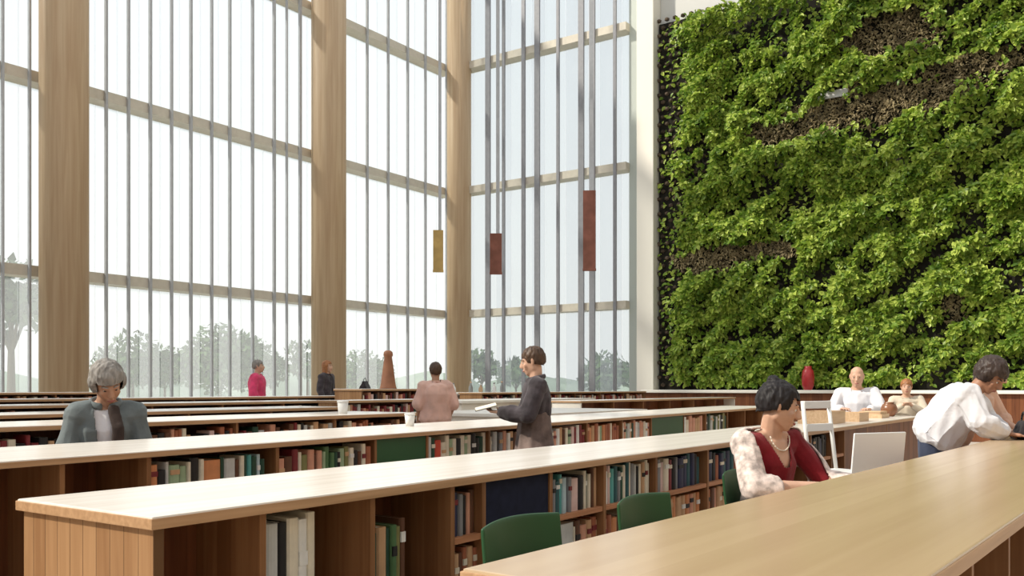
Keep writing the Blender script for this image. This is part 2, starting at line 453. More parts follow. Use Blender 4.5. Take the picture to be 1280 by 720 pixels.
def bookcase(label, x, y, rotz, L, W, H, divs, boards, group=None, panels=(), top=TOP, front='open', th=.04, plain_back=True, woodm=BROWN, endm=TAN):
    """double-sided run: local x along it, front face at local y=0, board heights in `boards`; panels = (x0, x1, z0, z1, material, part name)"""
    t = thing('bookcase', label, 'bookcase', (x, y, 0), rotz, group)
    obj('top', nbox((-.015, -.015, H-th), (L+.015, W+.015, H), .006), [top], t)
    obj('edge_band', nbox((-.019, -.019, H-th+.001), (L+.019, W+.019, H-.006), .003), EDGE, t)
    for x0 in (0, L-.035): obj('end_panel', nbox((x0, .0, 0), (x0+.035, W, H-th), .002), endm, t)
    obj('back_panel', nbox((.035, W*.46, .08), (L-.035, W*.54, H-th)), woodm, t)
    obj('plinth', nbox((.04, .03, 0), (L-.04, W-.03, .08)), woodm, t)
    for dx in divs: obj('divider', nbox((dx-.014, .004, .08), (dx+.014, W-.004, H-th), .002), DIV, t)
    ed = [.035]+list(divs)+[L-.035]
    for k, (a, b) in enumerate(zip(ed, ed[1:])):
        bb = boards(k) if callable(boards) else boards
        for z in bb:
            obj('shelf', nbox((a+.014, .010, z-.028), (b-.014, W*.46, z), .003), SHELFW, t)
    for z in (.08, H*.40, H*.70): obj('far_shelf', nbox((.04, W*.54, z-.025), (L-.04, W-.012, z)), SHELFW, t)
    for (a, b, z0, z1, m, nm, yy) in panels: obj(nm, nbox((a, yy, z0), (b, yy+.022, z1), .003), m, t)
    return t

def fill(case, a, b, z, hmax, cols, bay, case_name, tier_name, group, wr=(.03, .055), dr=(.17, .24), hr=(.78, .97), seed=0, ystart=.03, bands=True, gap=0.0, stop=None, off=0):
    rs = random.Random(seed); x = a+.003; k = off
    M = Matrix.Translation(case.location) @ Euler(case.rotation_euler).to_matrix().to_4x4()
    while True:
        c = cols[k] if k < len(cols) else rs.choice(cols)
        w = round(rs.uniform(*wr), 3)
        if isinstance(c, tuple): c, w = c
        if x+w > b-.003: break
        if c is None: x += w; k += 1; continue
        d = round(rs.uniform(*dr), 2); h = round(hmax*rs.uniform(*hr), 2)
        p = M @ Vector((x, ystart+rs.uniform(0, .015), z))
        art = 'thin ' if w < .03 else ('thick ' if w > .07 else '')
        lab = '%s%s book, %s from left in %s, %s of %s' % (art, c, ORD[min(k, 29)], bay, tier_name, case_name)
        band = None
        if bands and rs.random() < .3:
            q = rs.uniform(.55, .78); band = (rs.choice(['cream', 'black', 'tan', 'white', 'burgundy']), q, q+.12)
        book(p, case.rotation_euler[2], w, d, h, c, lab, group, band)
        x += w+rs.choice([0, 0, .001, .002])+gap; k += 1
    return k

# ---- near bookcase: white-topped, runs from the lower left to the bald person
X1, Y1c, L1, W1, H1 = 1.61, 2.40, 11.3, .74, .92
D1 = [v-X1 for v in (2.02, 2.545, 3.033, 3.255, 3.814, 4.36, 5.0, 5.79, 6.55, 7.3, 8.1, 8.75, 9.2, 10.1, 11.0, 11.9)]
def boards1(k): return (.42,) if k < 3 else (.655, .37)
ed1 = [.035]+D1+[L1-.035]
case1 = bookcase('near white-topped bookcase with an empty open end bay, standing behind the oak counter', X1, Y1c, 0, L1, W1, H1, D1, boards1,
    panels=[(ed1[4]+.016, ed1[5]-.016, .66, .878, NAVYP, 'navy_panel', .012)]+
           [(ed1[k]+.016, ed1[k+1]-.016, .09, .878, BROWN, 'door', .006) for k in range(13, 17)])
ga = 'books in the near white-topped bookcase'
N1 = 'near bookcase'
fill(case1, ed1[1]+.016, ed1[2], .42, .44, [('white', .045), ('pale grey', .05), ('black', .035), ('cream', .05), ('white', .045), ('cream', .04), (None, .3)], 'second bay', N1, 'middle shelf', ga, hr=(.93, .99), seed=1, ystart=.05)
fill(case1, ed1[2]+.016, ed1[3], .42, .44, [('olive', .035), ('dark green', .03), ('tan', .05), ('dark green', .025), ('green', .03), ('olive', .03), ('brown', .03), (None, .3)], 'third bay', N1, 'middle shelf', ga, hr=(.7, .8), seed=2, ystart=.05)
fill(case1, ed1[3]+.016, ed1[4], .655, .22, [('salmon', .022), ('navy', .04), ('grey', .03), ('black', .03), ('salmon', .026), ('brown', .03)], 'fourth bay', N1, 'top shelf', ga, seed=3)
fill(case1, ed1[3]+.016, ed1[4], .37, .25, [('salmon', .03), ('tan', .034), ('brown', .03), ('rust', .03), ('tan', .04)], 'fourth bay', N1, 'lower shelf', ga, seed=4)
fill(case1, ed1[5]+.016, ed1[6], .655, .22, [('burgundy', .04), ('grey', .03), ('dark teal', .04), ('teal', .026), ('pale blue', .034), ('pale blue', .024), ('grey', .03), ('pink', .075), ('black', .05), ('cream', .03), ('dark green', .02), ('cream', .03), ('brown', .024), ('tan', .04)], 'sixth bay', N1, 'top shelf', ga, seed=5)
fill(case1, ed1[5]+.016, ed1[6], .37, .25, [('rust', .05), ('tan', .02), ('pale grey', .19), ('cream', .02), ('brown', .05), ('salmon', .06), ('tan', .05)], 'sixth bay', N1, 'lower shelf', ga, seed=6)
fill(case1, ed1[6]+.016, ed1[7], .655, .22, [('salmon', .035), ('white', .03), ('pink', .03), ('teal', .045), ('dark teal', .04), ('grey', .035), ('dark green', .03), ('cream', .03), ('white', .02), ('dark teal', .03), ('cream', .034), ('grey', .04), ('pale grey', .03), ('black', .025), ('cream', .034), ('tan', .034), ('cream', .03)], 'seventh bay', N1, 'top shelf', ga, seed=7)
fill(case1, ed1[6]+.016, ed1[7], .37, .25, [('salmon', .08), ('rust', .04), ('orange', .06), ('brown', .05), ('cream', .04)], 'seventh bay', N1, 'lower shelf', ga, seed=8)
fill(case1, ed1[7]+.016, ed1[8], .655, .22, [('black', .07), ('grey', .05), ('pink', .04), ('cream', .06), ('burgundy', .05), ('black', .05), ('grey', .03), ('navy', .09), ('navy', .07), ('dark teal', .05), ('navy', .06)], 'eighth bay', N1, 'top shelf', ga, seed=9)
fill(case1, ed1[7]+.016, ed1[8], .37, .25, ['tan', 'orange', 'tan', 'salmon', 'tan', 'orange'], 'eighth bay', N1, 'lower shelf', ga, wr=(.045, .06), seed=10, hr=(.9, .96))
fill(case1, ed1[8]+.016, ed1[9], .655, .22, [('navy', .08), ('navy', .07), ('black', .06), ('rust', .06), ('navy', .07), ('dark teal', .06)], 'ninth bay', N1, 'top shelf', ga, seed=11)
fill(case1, ed1[8]+.016, ed1[9], .37, .25, ['tan', 'orange', 'brown', 'salmon', 'tan'], 'ninth bay', N1, 'lower shelf', ga, wr=(.045, .06), seed=12, hr=(.9, .96))
fill(case1, ed1[9]+.016, ed1[10], .655, .22, ['grey', 'dark green', 'tan', 'brown', 'black', 'dark teal'], 'tenth bay', N1, 'top shelf', ga, wr=(.05, .07), seed=13)
fill(case1, ed1[10]+.016, ed1[11], .655, .22, [('pale grey', .09), ('dark green', .08), ('grey', .09), ('pale grey', .08), ('tan', .1), ('cream', .06)], '11th bay', N1, 'top shelf', ga, wr=(.05, .08), seed=14)
fill(case1, ed1[11]+.016, ed1[12], .655, .22, ['black', 'navy', 'black'], '12th bay', N1, 'top shelf', ga, wr=(.06, .09), seed=15)

# ---- second bookcase, behind the near one
X2, Y2, R2, L2, W2, H2 = .8, 4.093, math.radians(4.5), 15.0, .92, .97
s2 = lambda x: (x-.8)/math.cos(R2)
D2 = [s2(v) for v in (1.5, 2.345, 2.83, 3.75, 4.69, 5.31, 6.2, 7.15, 8.1, 9.0, 9.87, 11.0, 11.9, 12.9, 13.8, 14.8)]
ed2 = [.035]+D2+[L2-.035]
N2 = 'second bookcase'
gb = 'books in the second bookcase'
case2 = bookcase('long pale-topped second bookcase with two empty bays, between the grey-haired person and near bookcase', X2, Y2, R2, L2, W2, H2, D2,
    lambda k: () if k < 3 else (.66, .36), th=.035,
    panels=[(ed2[5]+.016, ed2[6]-.016, .60, .932, GREENP, 'green_panel', .010), (ed2[11]+.016, ed2[12]-.016, .60, .932, GREENP, 'green_panel', .010)])
fill(case2, ed2[3]+.016, ed2[4], .66, .27, [('orange', .05), ('black', .05), ('pale grey', .022), ('sage green', .07), ('sage green', .05), ('cream', .022), ('black', .06), ('cream', .028), ('orange', .12), ('dark green', .03), ('pale grey', .08), ('brown', .03), ('cream', .03), ('dark green', .03), ('teal', .03), ('dark green', .04), ('pale blue', .028), ('dark green', .03)], 'fourth bay', N2, 'top shelf', gb, seed=21, hr=(.75, .92), ystart=.012)
fill(case2, ed2[4]+.016, ed2[5], .66, .27, [('salmon', .07), ('brown', .06), ('burgundy', .05), ('cream', .03), ('olive', .06), ('salmon', .055), ('brown', .025), ('salmon', .045), ('sage green', .025), ('green', .05), ('green', .035), ('dark green', .03), ('black', .03), ('sage green', .055), ('olive', .04), ('cream', .045), ('black', .045), ('brown', .04), ('cream', .04), ('rust', .05)], 'fifth bay', N2, 'top shelf', gb, seed=22, hr=(.72, .95), ystart=.012)
mid = ['cream', 'pale grey', 'black', 'grey', 'salmon', 'white', 'tan', 'brown', 'cream', 'sage green', 'pink', 'burgundy']
fill(case2, ed2[6]+.016, ed2[7], .66, .27, [('pale grey', .05), ('dark green', .05), ('red', .09), ('cream', .06), ('cream', .05), ('sage green', .05), ('cream', .05), ('black', .06)], 'seventh bay', N2, 'top shelf', gb, wr=(.045, .065), seed=23, ystart=.012)
for q, (bay, nm) in enumerate(((7, 'eighth bay'), (8, 'ninth bay'))):
    fill(case2, ed2[bay]+.016, ed2[bay+1], .66, .27, mid, nm, N2, 'top shelf', gb, wr=(.045, .07), seed=24+q, ystart=.012)
fill(case2, ed2[9]+.016, ed2[10], .66, .27, ['rust', 'orange', 'tan', 'rust', 'cream', 'sage green'], 'tenth bay', N2, 'top shelf', gb, wr=(.05, .08), seed=27, ystart=.012)
fill(case2, ed2[10]+.016, ed2[11], .66, .27, ['cream', 'salmon', 'sage green', 'pale grey', 'tan', 'dark green', 'salmon', 'white'], '11th bay', N2, 'top shelf', gb, wr=(.05, .08), seed=28, ystart=.012)
fill(case2, ed2[12]+.016, ed2[13], .66, .27, [('white', .12), ('cream', .12), ('salmon', .12), ('salmon', .12), ('tan', .1)], '13th bay', N2, 'top shelf', gb, wr=(.06, .09), seed=29, ystart=.012)
fill(case2, ed2[13]+.016, ed2[14], .66, .27, ['dark green', 'black', 'dark green', 'pale grey', 'olive'], '14th bay', N2, 'top shelf', gb, wr=(.06, .09), seed=30, ystart=.012)

# ---- rows farther back: their books are one mass
FAR = bmesh.new()
FARC = ['burgundy', 'brown', 'cream', 'salmon', 'pink', 'black', 'rust', 'tan', 'pale grey', 'dark green']
def far_books(x0, x1, y, zs, hmax, seed, rotz=0):
    rs = random.Random(seed)
    for z in zs:
        x = x0
        while x < x1:
            w = rs.uniform(.035, .075); c = rs.choices(range(len(FARC)), [6, 5, 3, 3, 2, 4, 3, 2, 2, 1])[0]
            if rs.random() > .08: book_mesh(w-.003, .2, hmax*rs.uniform(.62, .95), FAR, (x, y+.03, z), (c, len(FARC)))
            x += w
def row(label, x0, x1, y, W, H, seed, step=1.1, books=True, th=.04, endm=TAN, bx=None):
    n = max(1, int((x1-x0)/step)); dv = [(x1-x0)*k/n for k in range(1, n)]
    t = bookcase(label, x0, y, 0, x1-x0, W, H, dv, (H-.30, H-.60), 'long bookcases in the rear of the hall', th=th, endm=endm)
    if books: far_books(max(x0, bx or x0)+.06, x1-.06, y, (H-.30,), .25, seed)
    return t
row('third bookcase, pale top and dark red books, right behind the grey-haired person', .5, 8.0, 6.9, 1.0, 1.01, 41, bx=2.6)
row('fourth bookcase row, ending left of the person in the pink shirt', .5, 8.9, 9.0, .9, 1.035, 42, bx=3.6)
row('fifth bookcase row, narrow pale top above dark books, left of the corner column', .5, 11.0, 11.2, .85, 1.08, 43, bx=4.8)
row('sixth bookcase row, just in front of the two far readers by the glazing', .5, 14.2, 13.2, .7, 1.13, 44, bx=5.8)
row('rearmost low bookcase row, below the first timber column', .5, 9.9, 15.9, .7, 1.21, 45, bx=6.6)
row('short bookcase with a pale grey box on its dark front, left of the pink-shirted person', 9.9, 12.0, 9.9, .6, 1.10, 46)
row('short far bookcase carrying the rust brown cone, left of the pink-shirted person', 12.3, 14.1, 11.9, .7, 1.27, 47)
row('bookcase with bare pale end panel, starting right of the reader in charcoal', 14.5, 22.2, 8.5, .62, 1.05, 48, books=False, endm=PALE)
row('far bookcase of reddish books below the end glazing and planted wall', 15.5, 23.2, 11.5, .6, 1.19, 49)
me = bpy.data.meshes.new('books'); FAR.to_mesh(me); FAR.free()
for c in FARC: me.materials.append(cover(c))
me.materials.append(PAGES)
o = link(bpy.data.objects.new('books', me)); tag(o, 'small dark red, brown and cream books filling the rear bookcases', 'books', None, 'stuff')

# ================================================================== OAK COUNTER (front right)
def counter():
    t = thing('counter', 'long oak counter with tan glossy top across the lower right', 'counter', (1.535, 1.175, 0), math.radians(-2.6))
    L, W, H = 8.6, .80, .92
    # local y=0 is the far edge, y=-W the near edge
    obj('top', nbox((-.02, -W, H-.045), (L, 0, H), .006), TABLE, t)
    obj('edge_band', nbox((-.024, -W-.004, H-.042), (L+.004, .004, H-.006), .003), EDGE, t)
    for x0 in (.0, L-.04): obj('end_panel', nbox((x0, -W+.03, 0), (x0+.035, -.02, H-.045), .002), TAN, t)
    obj('back_panel', nbox((.03, -W*.5, .06), (L-.03, -W*.46, H-.045)), BROWN, t)
    obj('plinth', nbox((.04, -W+.06, 0), (L-.04, -.06, .07)), BROWN, t)
    for k in range(1, 16):
        x = .54*k
        obj('divider', nbox((x-.013, -W+.03, .07), (x+.013, -.02, H-.045), .002), DIV, t)
    for z in (.36, .64): obj('shelf', nbox((.035, -W*.46, z-.025), (L-.04, -.03, z)), SHELFW, t)
    for z in (.36,): obj('shelf', nbox((.035, -W+.04, z-.025), (L-.04, -W*.5, z)), SHELFW, t)
    return t
counter()

# reading desk along the back of the counter, where the green chairs are tucked in
def desk():
    t = thing('reading_desk', 'narrow oak reading desk along the back of the counter, at the person in burgundy', 'desk', (2.0, 1.22, 0), math.radians(-2.6))
    obj('desk_top', nbox((0, 0, .70), (4.5, .42, .735), .006), TABLE, t)
    for x in (.04, 1.3, 2.3, 3.5, 4.4):
        for y in (.04, .36): obj('leg', nbox((x, y-.02, 0), (x+.045, y+.025, .70), .004), TAN, t)
    obj('rail', nbox((.06, .02, .62), (4.4, .04, .70)), TAN, t)
desk()

# pale tables in the middle of the hall
def pale_table(label, x0, x1, y0, y1, H):
    t = thing('reading_table', label, 'table', (x0, y0, 0), 0, 'long pale tables in the middle of the hall')
    L, W = x1-x0, y1-y0
    obj('table_top', nbox((0, 0, H-.05), (L, W, H), .008), PALE, t)
    obj('apron', nbox((.06, .06, H-.26), (L-.06, W-.06, H-.05), .004), PALE, t)
    for x in (.05, L-.13):
        for y in (.05, W-.13): obj('leg', nbox((x, y, 0), (x+.08, y+.08, H-.05), .006), PALE, t)
pale_table('pale reading table nearest, between the pink-shirted person and the reader in charcoal', 10.35, 14.0, 6.9, 9.0, .93)
pale_table('pale reading table, middle one behind the reader in charcoal', 12.75, 17.5, 9.9, 11.2, 1.06)
pale_table('pale reading table farthest back, carrying small bottles below the corner column', 14.6, 19.8, 12.2, 14.6, 1.17)

# ================================================================== CHAIRS
def shell_mesh(w=.46, hb=.40, seat=True):
    """thin bent shell: rows of (y, z) from seat front to back top, curved across"""
    bm = bmesh.new()
    prof = [(-.22, .455), (-.16, .462), (0, .448), (.13, .452), (.18, .49), (.205, .56), (.22, .66), (.232, .76), (.238, .835), (.24, .862)]
    us = [-1, -.97, -.62, -.3, 0, .3, .62, .97, 1]; nx = 9; grid = []
    for k, (y, z) in enumerate(prof):
        rowv = []
        for i in range(nx):
            u = us[i]; ww = w/2
            if k < 5: rowv.append(bm.verts.new((u*ww, y, z+.02*u*u)))
            else: rowv.append(bm.verts.new((u*ww, y-.05*u*u, z-(.010*u*u*(k-4)/5))))
        grid.append(rowv)
    return bm, grid
def side_chair(label, x, y, face, group, shell=GREENP):
    """front of the seat is local -y"""
    t = thing('chair', label, 'chair', (x, y, 0), math.atan2(face[0], -face[1]), group)
    for part, sl in (('seat', slice(0, 5)), ('backrest', slice(4, None))):
        bm, g = shell_mesh(); g2 = g[sl]
        for a, b in zip(g2, g2[1:]):
            for i in range(len(a)-1): bm.faces.new((a[i], a[i+1], b[i+1], b[i]))
        bmesh.ops.delete(bm, geom=[v for v in bm.verts if not v.link_faces], context='VERTS')
        o = obj(part, bm, shell, t, True)
        md = o.modifiers.new('thick', 'SOLIDIFY'); md.thickness = .014; md.offset = -1
        md = o.modifiers.new('sub', 'SUBSURF'); md.levels = 1; md.render_levels = 2
    for sx in (-1, 1):
        for sy in (-1, 1):
            bm = bmesh.new(); tube(bm, (sx*.16, .02+sy*.13, .445), (sx*.20, .02+sy*.20, 0), .011, .009, 10)
            obj('leg', bm, STEEL, t, True)
    return t
gc = 'green shell chairs between the counter and the near bookcase'
side_chair('green shell chair at the counter, first from left, below the navy panel', 2.56, 1.53, (.0, -1), gc)
side_chair('green shell chair at the counter, second from left, in front of pale books', 3.36, 1.47, (.0, -1), gc)
# ================================================================== PEOPLE
_ICO = bmesh.new(); bmesh.ops.create_icosphere(_ICO, subdivisions=2, radius=1.0)
UNIT = [v.co.copy() for v in _ICO.verts]; _ICO.free()
I3 = Matrix.Identity(3)

def hull(bm, balls):
    """convex skin round a list of (centre, radius or radii, orientation)"""
    vs = []
    for b in balls:
        c = Vector(b[0]); r = b[1]; R = b[2] if len(b) > 2 else I3
        r = (r, r, r) if isinstance(r, (int, float)) else r
        for u in UNIT:
            vs.append(bm.verts.new(c + R @ Vector((u.x*r[0], u.y*r[1], u.z*r[2]))))
    res = bmesh.ops.convex_hull(bm, input=vs)
    dead = [g for g in res['geom_interior'] if isinstance(g, bmesh.types.BMVert)] + [g for g in res['geom_unused'] if isinstance(g, bmesh.types.BMVert)]
    if dead: bmesh.ops.delete(bm, geom=list(set(dead)), context='VERTS')

def fuse(bm, voxel, smooth=4, factor=.5):
    me = bpy.data.meshes.new('tmp'); bmesh.ops.recalc_face_normals(bm, faces=bm.faces[:]); bm.to_mesh(me); bm.free()
    o = bpy.data.objects.new('tmp', me); COL.objects.link(o)
    m = o.modifiers.new('r', 'REMESH'); m.mode = 'VOXEL'; m.voxel_size = voxel; m.use_smooth_shade = True
    if smooth:
        s = o.modifiers.new('s', 'SMOOTH'); s.iterations = smooth; s.factor = factor
    dg = bpy.context.evaluated_depsgraph_get(); dg.update()
    out = bpy.data.meshes.new_from_object(o.evaluated_get(dg))
    bpy.data.objects.remove(o); bpy.data.meshes.remove(me)
    return out

def finish(name, me, m, parent, cut=None, ruffle=None, thick=0):
    b = bmesh.new(); b.from_mesh(me); bpy.data.meshes.remove(me)
    if cut:
        bmesh.ops.delete(b, geom=[v for v in b.verts if cut(v.co)], context='VERTS')
    if ruffle:
        amp, sc, st = ruffle
        b.normal_update()
        for v in b.verts:
            p = Vector((v.co.x*sc*st[0], v.co.y*sc*st[1], v.co.z*sc*st[2]))
            v.co += v.normal*amp*(noise.noise(p)+.5*noise.noise(p*2.1+Vector((7, 3, 1))))
    for f in b.faces: f.smooth = True
    o = obj(name, b, m, parent, True)
    if thick:
        md = o.modifiers.new('thick', 'SOLIDIFY'); md.thickness = thick; md.offset = -1
    return o

def frame(s, l):
    s = Vector(s).normalized(); l = Vector(l); l = (l-s*l.dot(s)).normalized(); f = s.cross(l)
    return Matrix((l, f, s)).transposed()     # columns: lateral, back(+), up

def add_hand(bm, wrist, d, pn, curl, side, k=1.0):
    """palm + four unequal bent fingers + thumb from the palm's side. pn = way the palm faces"""
    w = Vector(wrist); d = Vector(d).normalized(); pn = Vector(pn); pn = (pn-d*pn.dot(d)).normalized(); lat = d.cross(pn)*side
    kn = [w+d*.088*k+lat*x*k for x in (.033, .011, -.011, -.032)]
    hull(bm, [(w+d*.012*k+lat*.016*k, .015*k), (w+d*.012*k-lat*.016*k, .015*k)]+[(p-d*.004*k, .0125*k) for p in kn])
    for p, ln, r, sp in zip(kn, (.074, .082, .076, .058), (.0088, .009, .0086, .0076), (.12, .03, -.05, -.16)):
        dd = (d+lat*sp).normalized(); a = curl
        segs = [ln*.48, ln*.30, ln*.22]
        q = p
        for j, sg in enumerate(segs):
            dirj = (dd*math.cos(a*(j+.55))+pn*math.sin(a*(j+.55))).normalized()
            e = q+dirj*sg*k
            hull(bm, [(q, r*k*(1-.08*j)), (e, r*k*(1-.08*(j+1)))]); q = e
    t0 = w+d*.030*k+lat*.024*k+pn*.004*k
    t1 = t0+(d*.55+lat*.75+pn*.35).normalized()*.042*k; t2 = t1+(d*.85+lat*.25+pn*.40).normalized()*.034*k
    hull(bm, [(t0, .014*k), (t1, .0108*k)]); hull(bm, [(t1, .0105*k), (t2, .0088*k)])

SKINS = {}
def skin(name, c):
    return mat('skin_'+name, c, .5, .4, vary=.10, vscale=14)
EYEW = mat('eye_white', (.75, .72, .68), .2, .5); EYED = mat('eye_dark', (.03, .018, .012), .15, .5)

def person(label, loc, face, scale=1.0, J=None, seated=False, skin_m=None, voxel=.008, head_rot=(0, 0, 0), hair='short', hair_m=None,
           top=None, sleeves=.95, jacket=None, jopen=.07, bottom=None, skirt=None, shoes_m=None, vneck=False, curl=.35, palm=(0, 0, -1), hair_fn=None,
           ruff=.012, loose=0.0, female=False, extra=None, hand_dir=None, lapel=None, jmid=0.0, jshort=False):
    S = scale
    t = thing('person', label, 'person', loc, math.atan2(face[0], -face[1]))
    j = dict(pel=(0, 0, .95), neck=(0, .01, 1.47), head=(0, -.02, 1.625), shL=(.185, .01, 1.415), shR=(-.185, .01, 1.415),
             elL=(.25, .02, 1.14), elR=(-.25, .02, 1.14), wrL=(.25, -.08, .89), wrR=(-.25, -.08, .89),
             hiL=(.09, 0, .92), hiR=(-.09, 0, .92), knL=(.105, -.02, .50), knR=(-.105, -.02, .50), anL=(.11, .03, .085), anR=(-.11, .03, .085))
    if seated:
        j.update(pel=(0, 0, .56), neck=(0, -.02, 1.06), head=(0, -.05, 1.205), shL=(.185, -.01, 1.01), shR=(-.185, -.01, 1.01),
                 elL=(.24, -.06, .74), elR=(-.24, -.06, .74), wrL=(.12, -.27, .66), wrR=(-.12, -.27, .66),
                 hiL=(.09, -.02, .53), hiR=(-.09, -.02, .53), knL=(.11, -.43, .53), knR=(-.11, -.43, .53), anL=(.11, -.40, .085), anR=(-.11, -.40, .085))
    if J: j.update(J)
    V = {k: Vector(v)*S for k, v in j.items()}
    sw = .90 if female else 1.0
    for s_ in 'LR':
        V['sh'+s_].x *= sw
    lat = V['shL']-V['shR']
    R = frame(V['neck']-V['pel'], lat)
    up = R @ Vector((0, 0, 1)); bk = R @ Vector((0, 1, 0)); lt = R @ Vector((1, 0, 0))
    def sp(f): return V['pel'].lerp(V['neck'], f)
    hr = Euler([math.radians(a) for a in head_rot]).to_matrix()
    HC = V['head']
    def hp(x, y, z): return HC+hr @ (Vector((x, y, z))*S)
    # --- torso stations: (fraction along spine, half width, half depth, half height)
    st = [(.0, .165, .115, .09), (.22, .142, .105, .09), (.42, .135, .100, .09), (.68, .158, .112, .10), (.86, .135, .085, .06)]
    if female: st = [(.0, .168, .115, .09), (.22, .138, .10, .09), (.42, .122, .092, .09), (.68, .142, .115, .10), (.86, .120, .08, .06)]
    def torso(b, inf, lo=0, hi=5, drop=0.0, wide=0.0):
        seq = st[lo:hi]
        for q, p in zip(seq, seq[1:]):
            hull(b, [(sp(f), ((w_+inf+wide)*S, (d_+inf+wide*.6)*S, (h_+inf*.3)*S), R) for f, w_, d_, h_ in (q, p)])
        if hi == 5:
            for s_ in 'LR':
                hull(b, [(sp(.80), ((.10+inf)*S, (.08+inf)*S, .05*S), R), (V['sh'+s_]-up*.01*S, (.056+inf)*S), (sp(.97-drop)+lt*(.045 if s_ == 'L' else -.045)*S, (.038+inf*.8)*S)])
    def arm(b, s_, inf, to=1.0, flare=0.0):
        a, e, w_ = V['sh'+s_], V['el'+s_], V['wr'+s_]
        hull(b, [(a, (.054+inf)*S), (e, (.040+inf+flare)*S)])
        if to > .5:
            q = e.lerp(w_, (to-.5)*2)
            hull(b, [(e, (.041+inf+flare)*S), (e.lerp(q, .35), (.040+inf+flare)*S)]); hull(b, [(e.lerp(q, .35), (.040+inf+flare)*S), (q, (.028+.008*(1-to)+inf+flare*.8)*S)])
    def leg(b, s_, inf, to=1.0, flare=0.0):
        h_, k_, a_ = V['hi'+s_], V['kn'+s_], V['an'+s_]
        hull(b, [(h_, (.088+inf)*S), (k_, (.058+inf+flare)*S)])
        q = k_.lerp(a_, to)
        c_ = k_.lerp(q, .35)+Vector((0, .012, 0))*S
        hull(b, [(k_, (.056+inf+flare)*S), (c_, (.056+inf+flare)*S)]); hull(b, [(c_, (.056+inf+flare)*S), (q, (.040+inf+flare)*S)])
    # --- the body, one surface
    b = bmesh.new()
    torso(b, 0)
    hull(b, [(V['neck']-up*.03*S, .062*S), (HC+hr @ Vector((0, .018, -.06))*S, .052*S)])
    for s_ in 'LR':
        arm(b, s_, 0); leg(b, s_, 0)
        a_ = V['an'+s_]
        hull(b, [(a_+Vector((0, .03, -.045))*S, .034*S), (a_+Vector((0, -.09, -.052))*S, (.040*S, .05*S, .026*S)), (a_, .036*S)])
        hull(b, [(a_+Vector((0, -.09, -.052))*S, (.040*S, .05*S, .026*S)), (a_+Vector((0, -.155, -.060))*S, (.032*S, .03*S, .018*S))])
        hd = Vector(hand_dir) if hand_dir else (V['wr'+s_]-V['el'+s_])
        pn = Vector(palm) if palm else Vector((1 if s_ == 'R' else -1, 0, 0))
        if abs(hd.normalized().dot(pn.normalized())) > .9: pn = Vector((1 if s_ == 'R' else -1, 0, 0))
        dn = hd.normalized(); pnn = (pn-dn*pn.dot(dn)).normalized(); lat_ = dn.cross(pnn)
        inner = Vector((-1 if s_ == 'L' else 1, 0, 0))
        ref = inner if abs(lat_.dot(inner)) > .3 else Vector((0, -1, 0))
        add_hand(b, V['wr'+s_], hd, pn, curl, 1 if lat_.dot(ref) > 0 else -1, S)
    # head
    E = lambda x, y, z, r: (hp(x, y, z), tuple(q*S for q in r) if isinstance(r, tuple) else r*S, hr)
    hull(b, [E(0, .015, .035, (.076, .096, .085))])
    hull(b, [E(0, -.01, .01, (.070, .080, .07)), E(0, -.045, -.04, (.052, .045, .045)), E(0, -.062, -.100, (.026, .024, .018)), E(.044, .005, -.062, .022), E(-.044, .005, -.062, .022)])
    hull(b, [E(.034, -.080, .026, (.020, .012, .009)), E(-.034, -.080, .026, (.020, .012, .009))])
    for sx in (-1, 1): hull(b, [E(sx*.042, -.066, -.022, (.020, .018, .016)), E(sx*.03, -.068, -.05, .016)])
    hull(b, [E(0, -.094, .014, .0085), E(0, -.116, -.026, .0115), E(.012, -.102, -.034, .0085), E(-.012, -.102, -.034, .0085)])
    hull(b, [E(.017, -.090, -.062, .0065), E(-.017, -.090, -.062, .0065), E(0, -.096, -.060, .0075)])
    hull(b, [E(.014, -.088, -.074, .0065), E(-.014, -.088, -.074, .0065), E(0, -.093, -.074, .0075)])
    for sx in (-1, 1): hull(b, [E(sx*.022, -.083, .0115, (.007, .007, .005)), E(sx*.031, -.0845, .0125, (.008, .007, .005)), E(sx*.040, -.079, .0105, (.007, .006, .005))])
    for sx in (-1, 1): hull(b, [E(sx*.078, .012, .006, (.008, .020, .026)), E(sx*.074, .008, -.026, (.006, .011, .010))])
    finish('body', fuse(b, voxel*S, 3), skin_m, t)
    # face pieces
    for sx in (-1, 1):
        b = bmesh.new(); bmesh.ops.create_uvsphere(b, u_segments=12, v_segments=8, radius=.0112*S, matrix=Matrix.Translation(hp(sx*.031, -.0765, .004)))
        for f in b.faces:
            c = hr.transposed() @ (f.calc_center_median()-hp(sx*.031, -.0765, .004))
            if c.y < -.0072*S: f.material_index = 1
        obj('eye', b, [EYEW, EYED], t, True)
    if hair_m:
        for sx in (-1, 1):
            b = bmesh.new(); hull(b, [E(sx*.018, -.093, .028, .004), E(sx*.036, -.089, .032, .0045), E(sx*.050, -.074, .027, .003)]); obj('eyebrow', b, hair_m, t, True)
    b = bmesh.new(); hull(b, [E(.019, -.093, -.066, .004), E(-.019, -.093, -.066, .004), E(0, -.1005, -.066, (.009, .005, .008))])
    obj('lips', b, mat('lip', (.36, .13, .11), .45, .4), t, True)
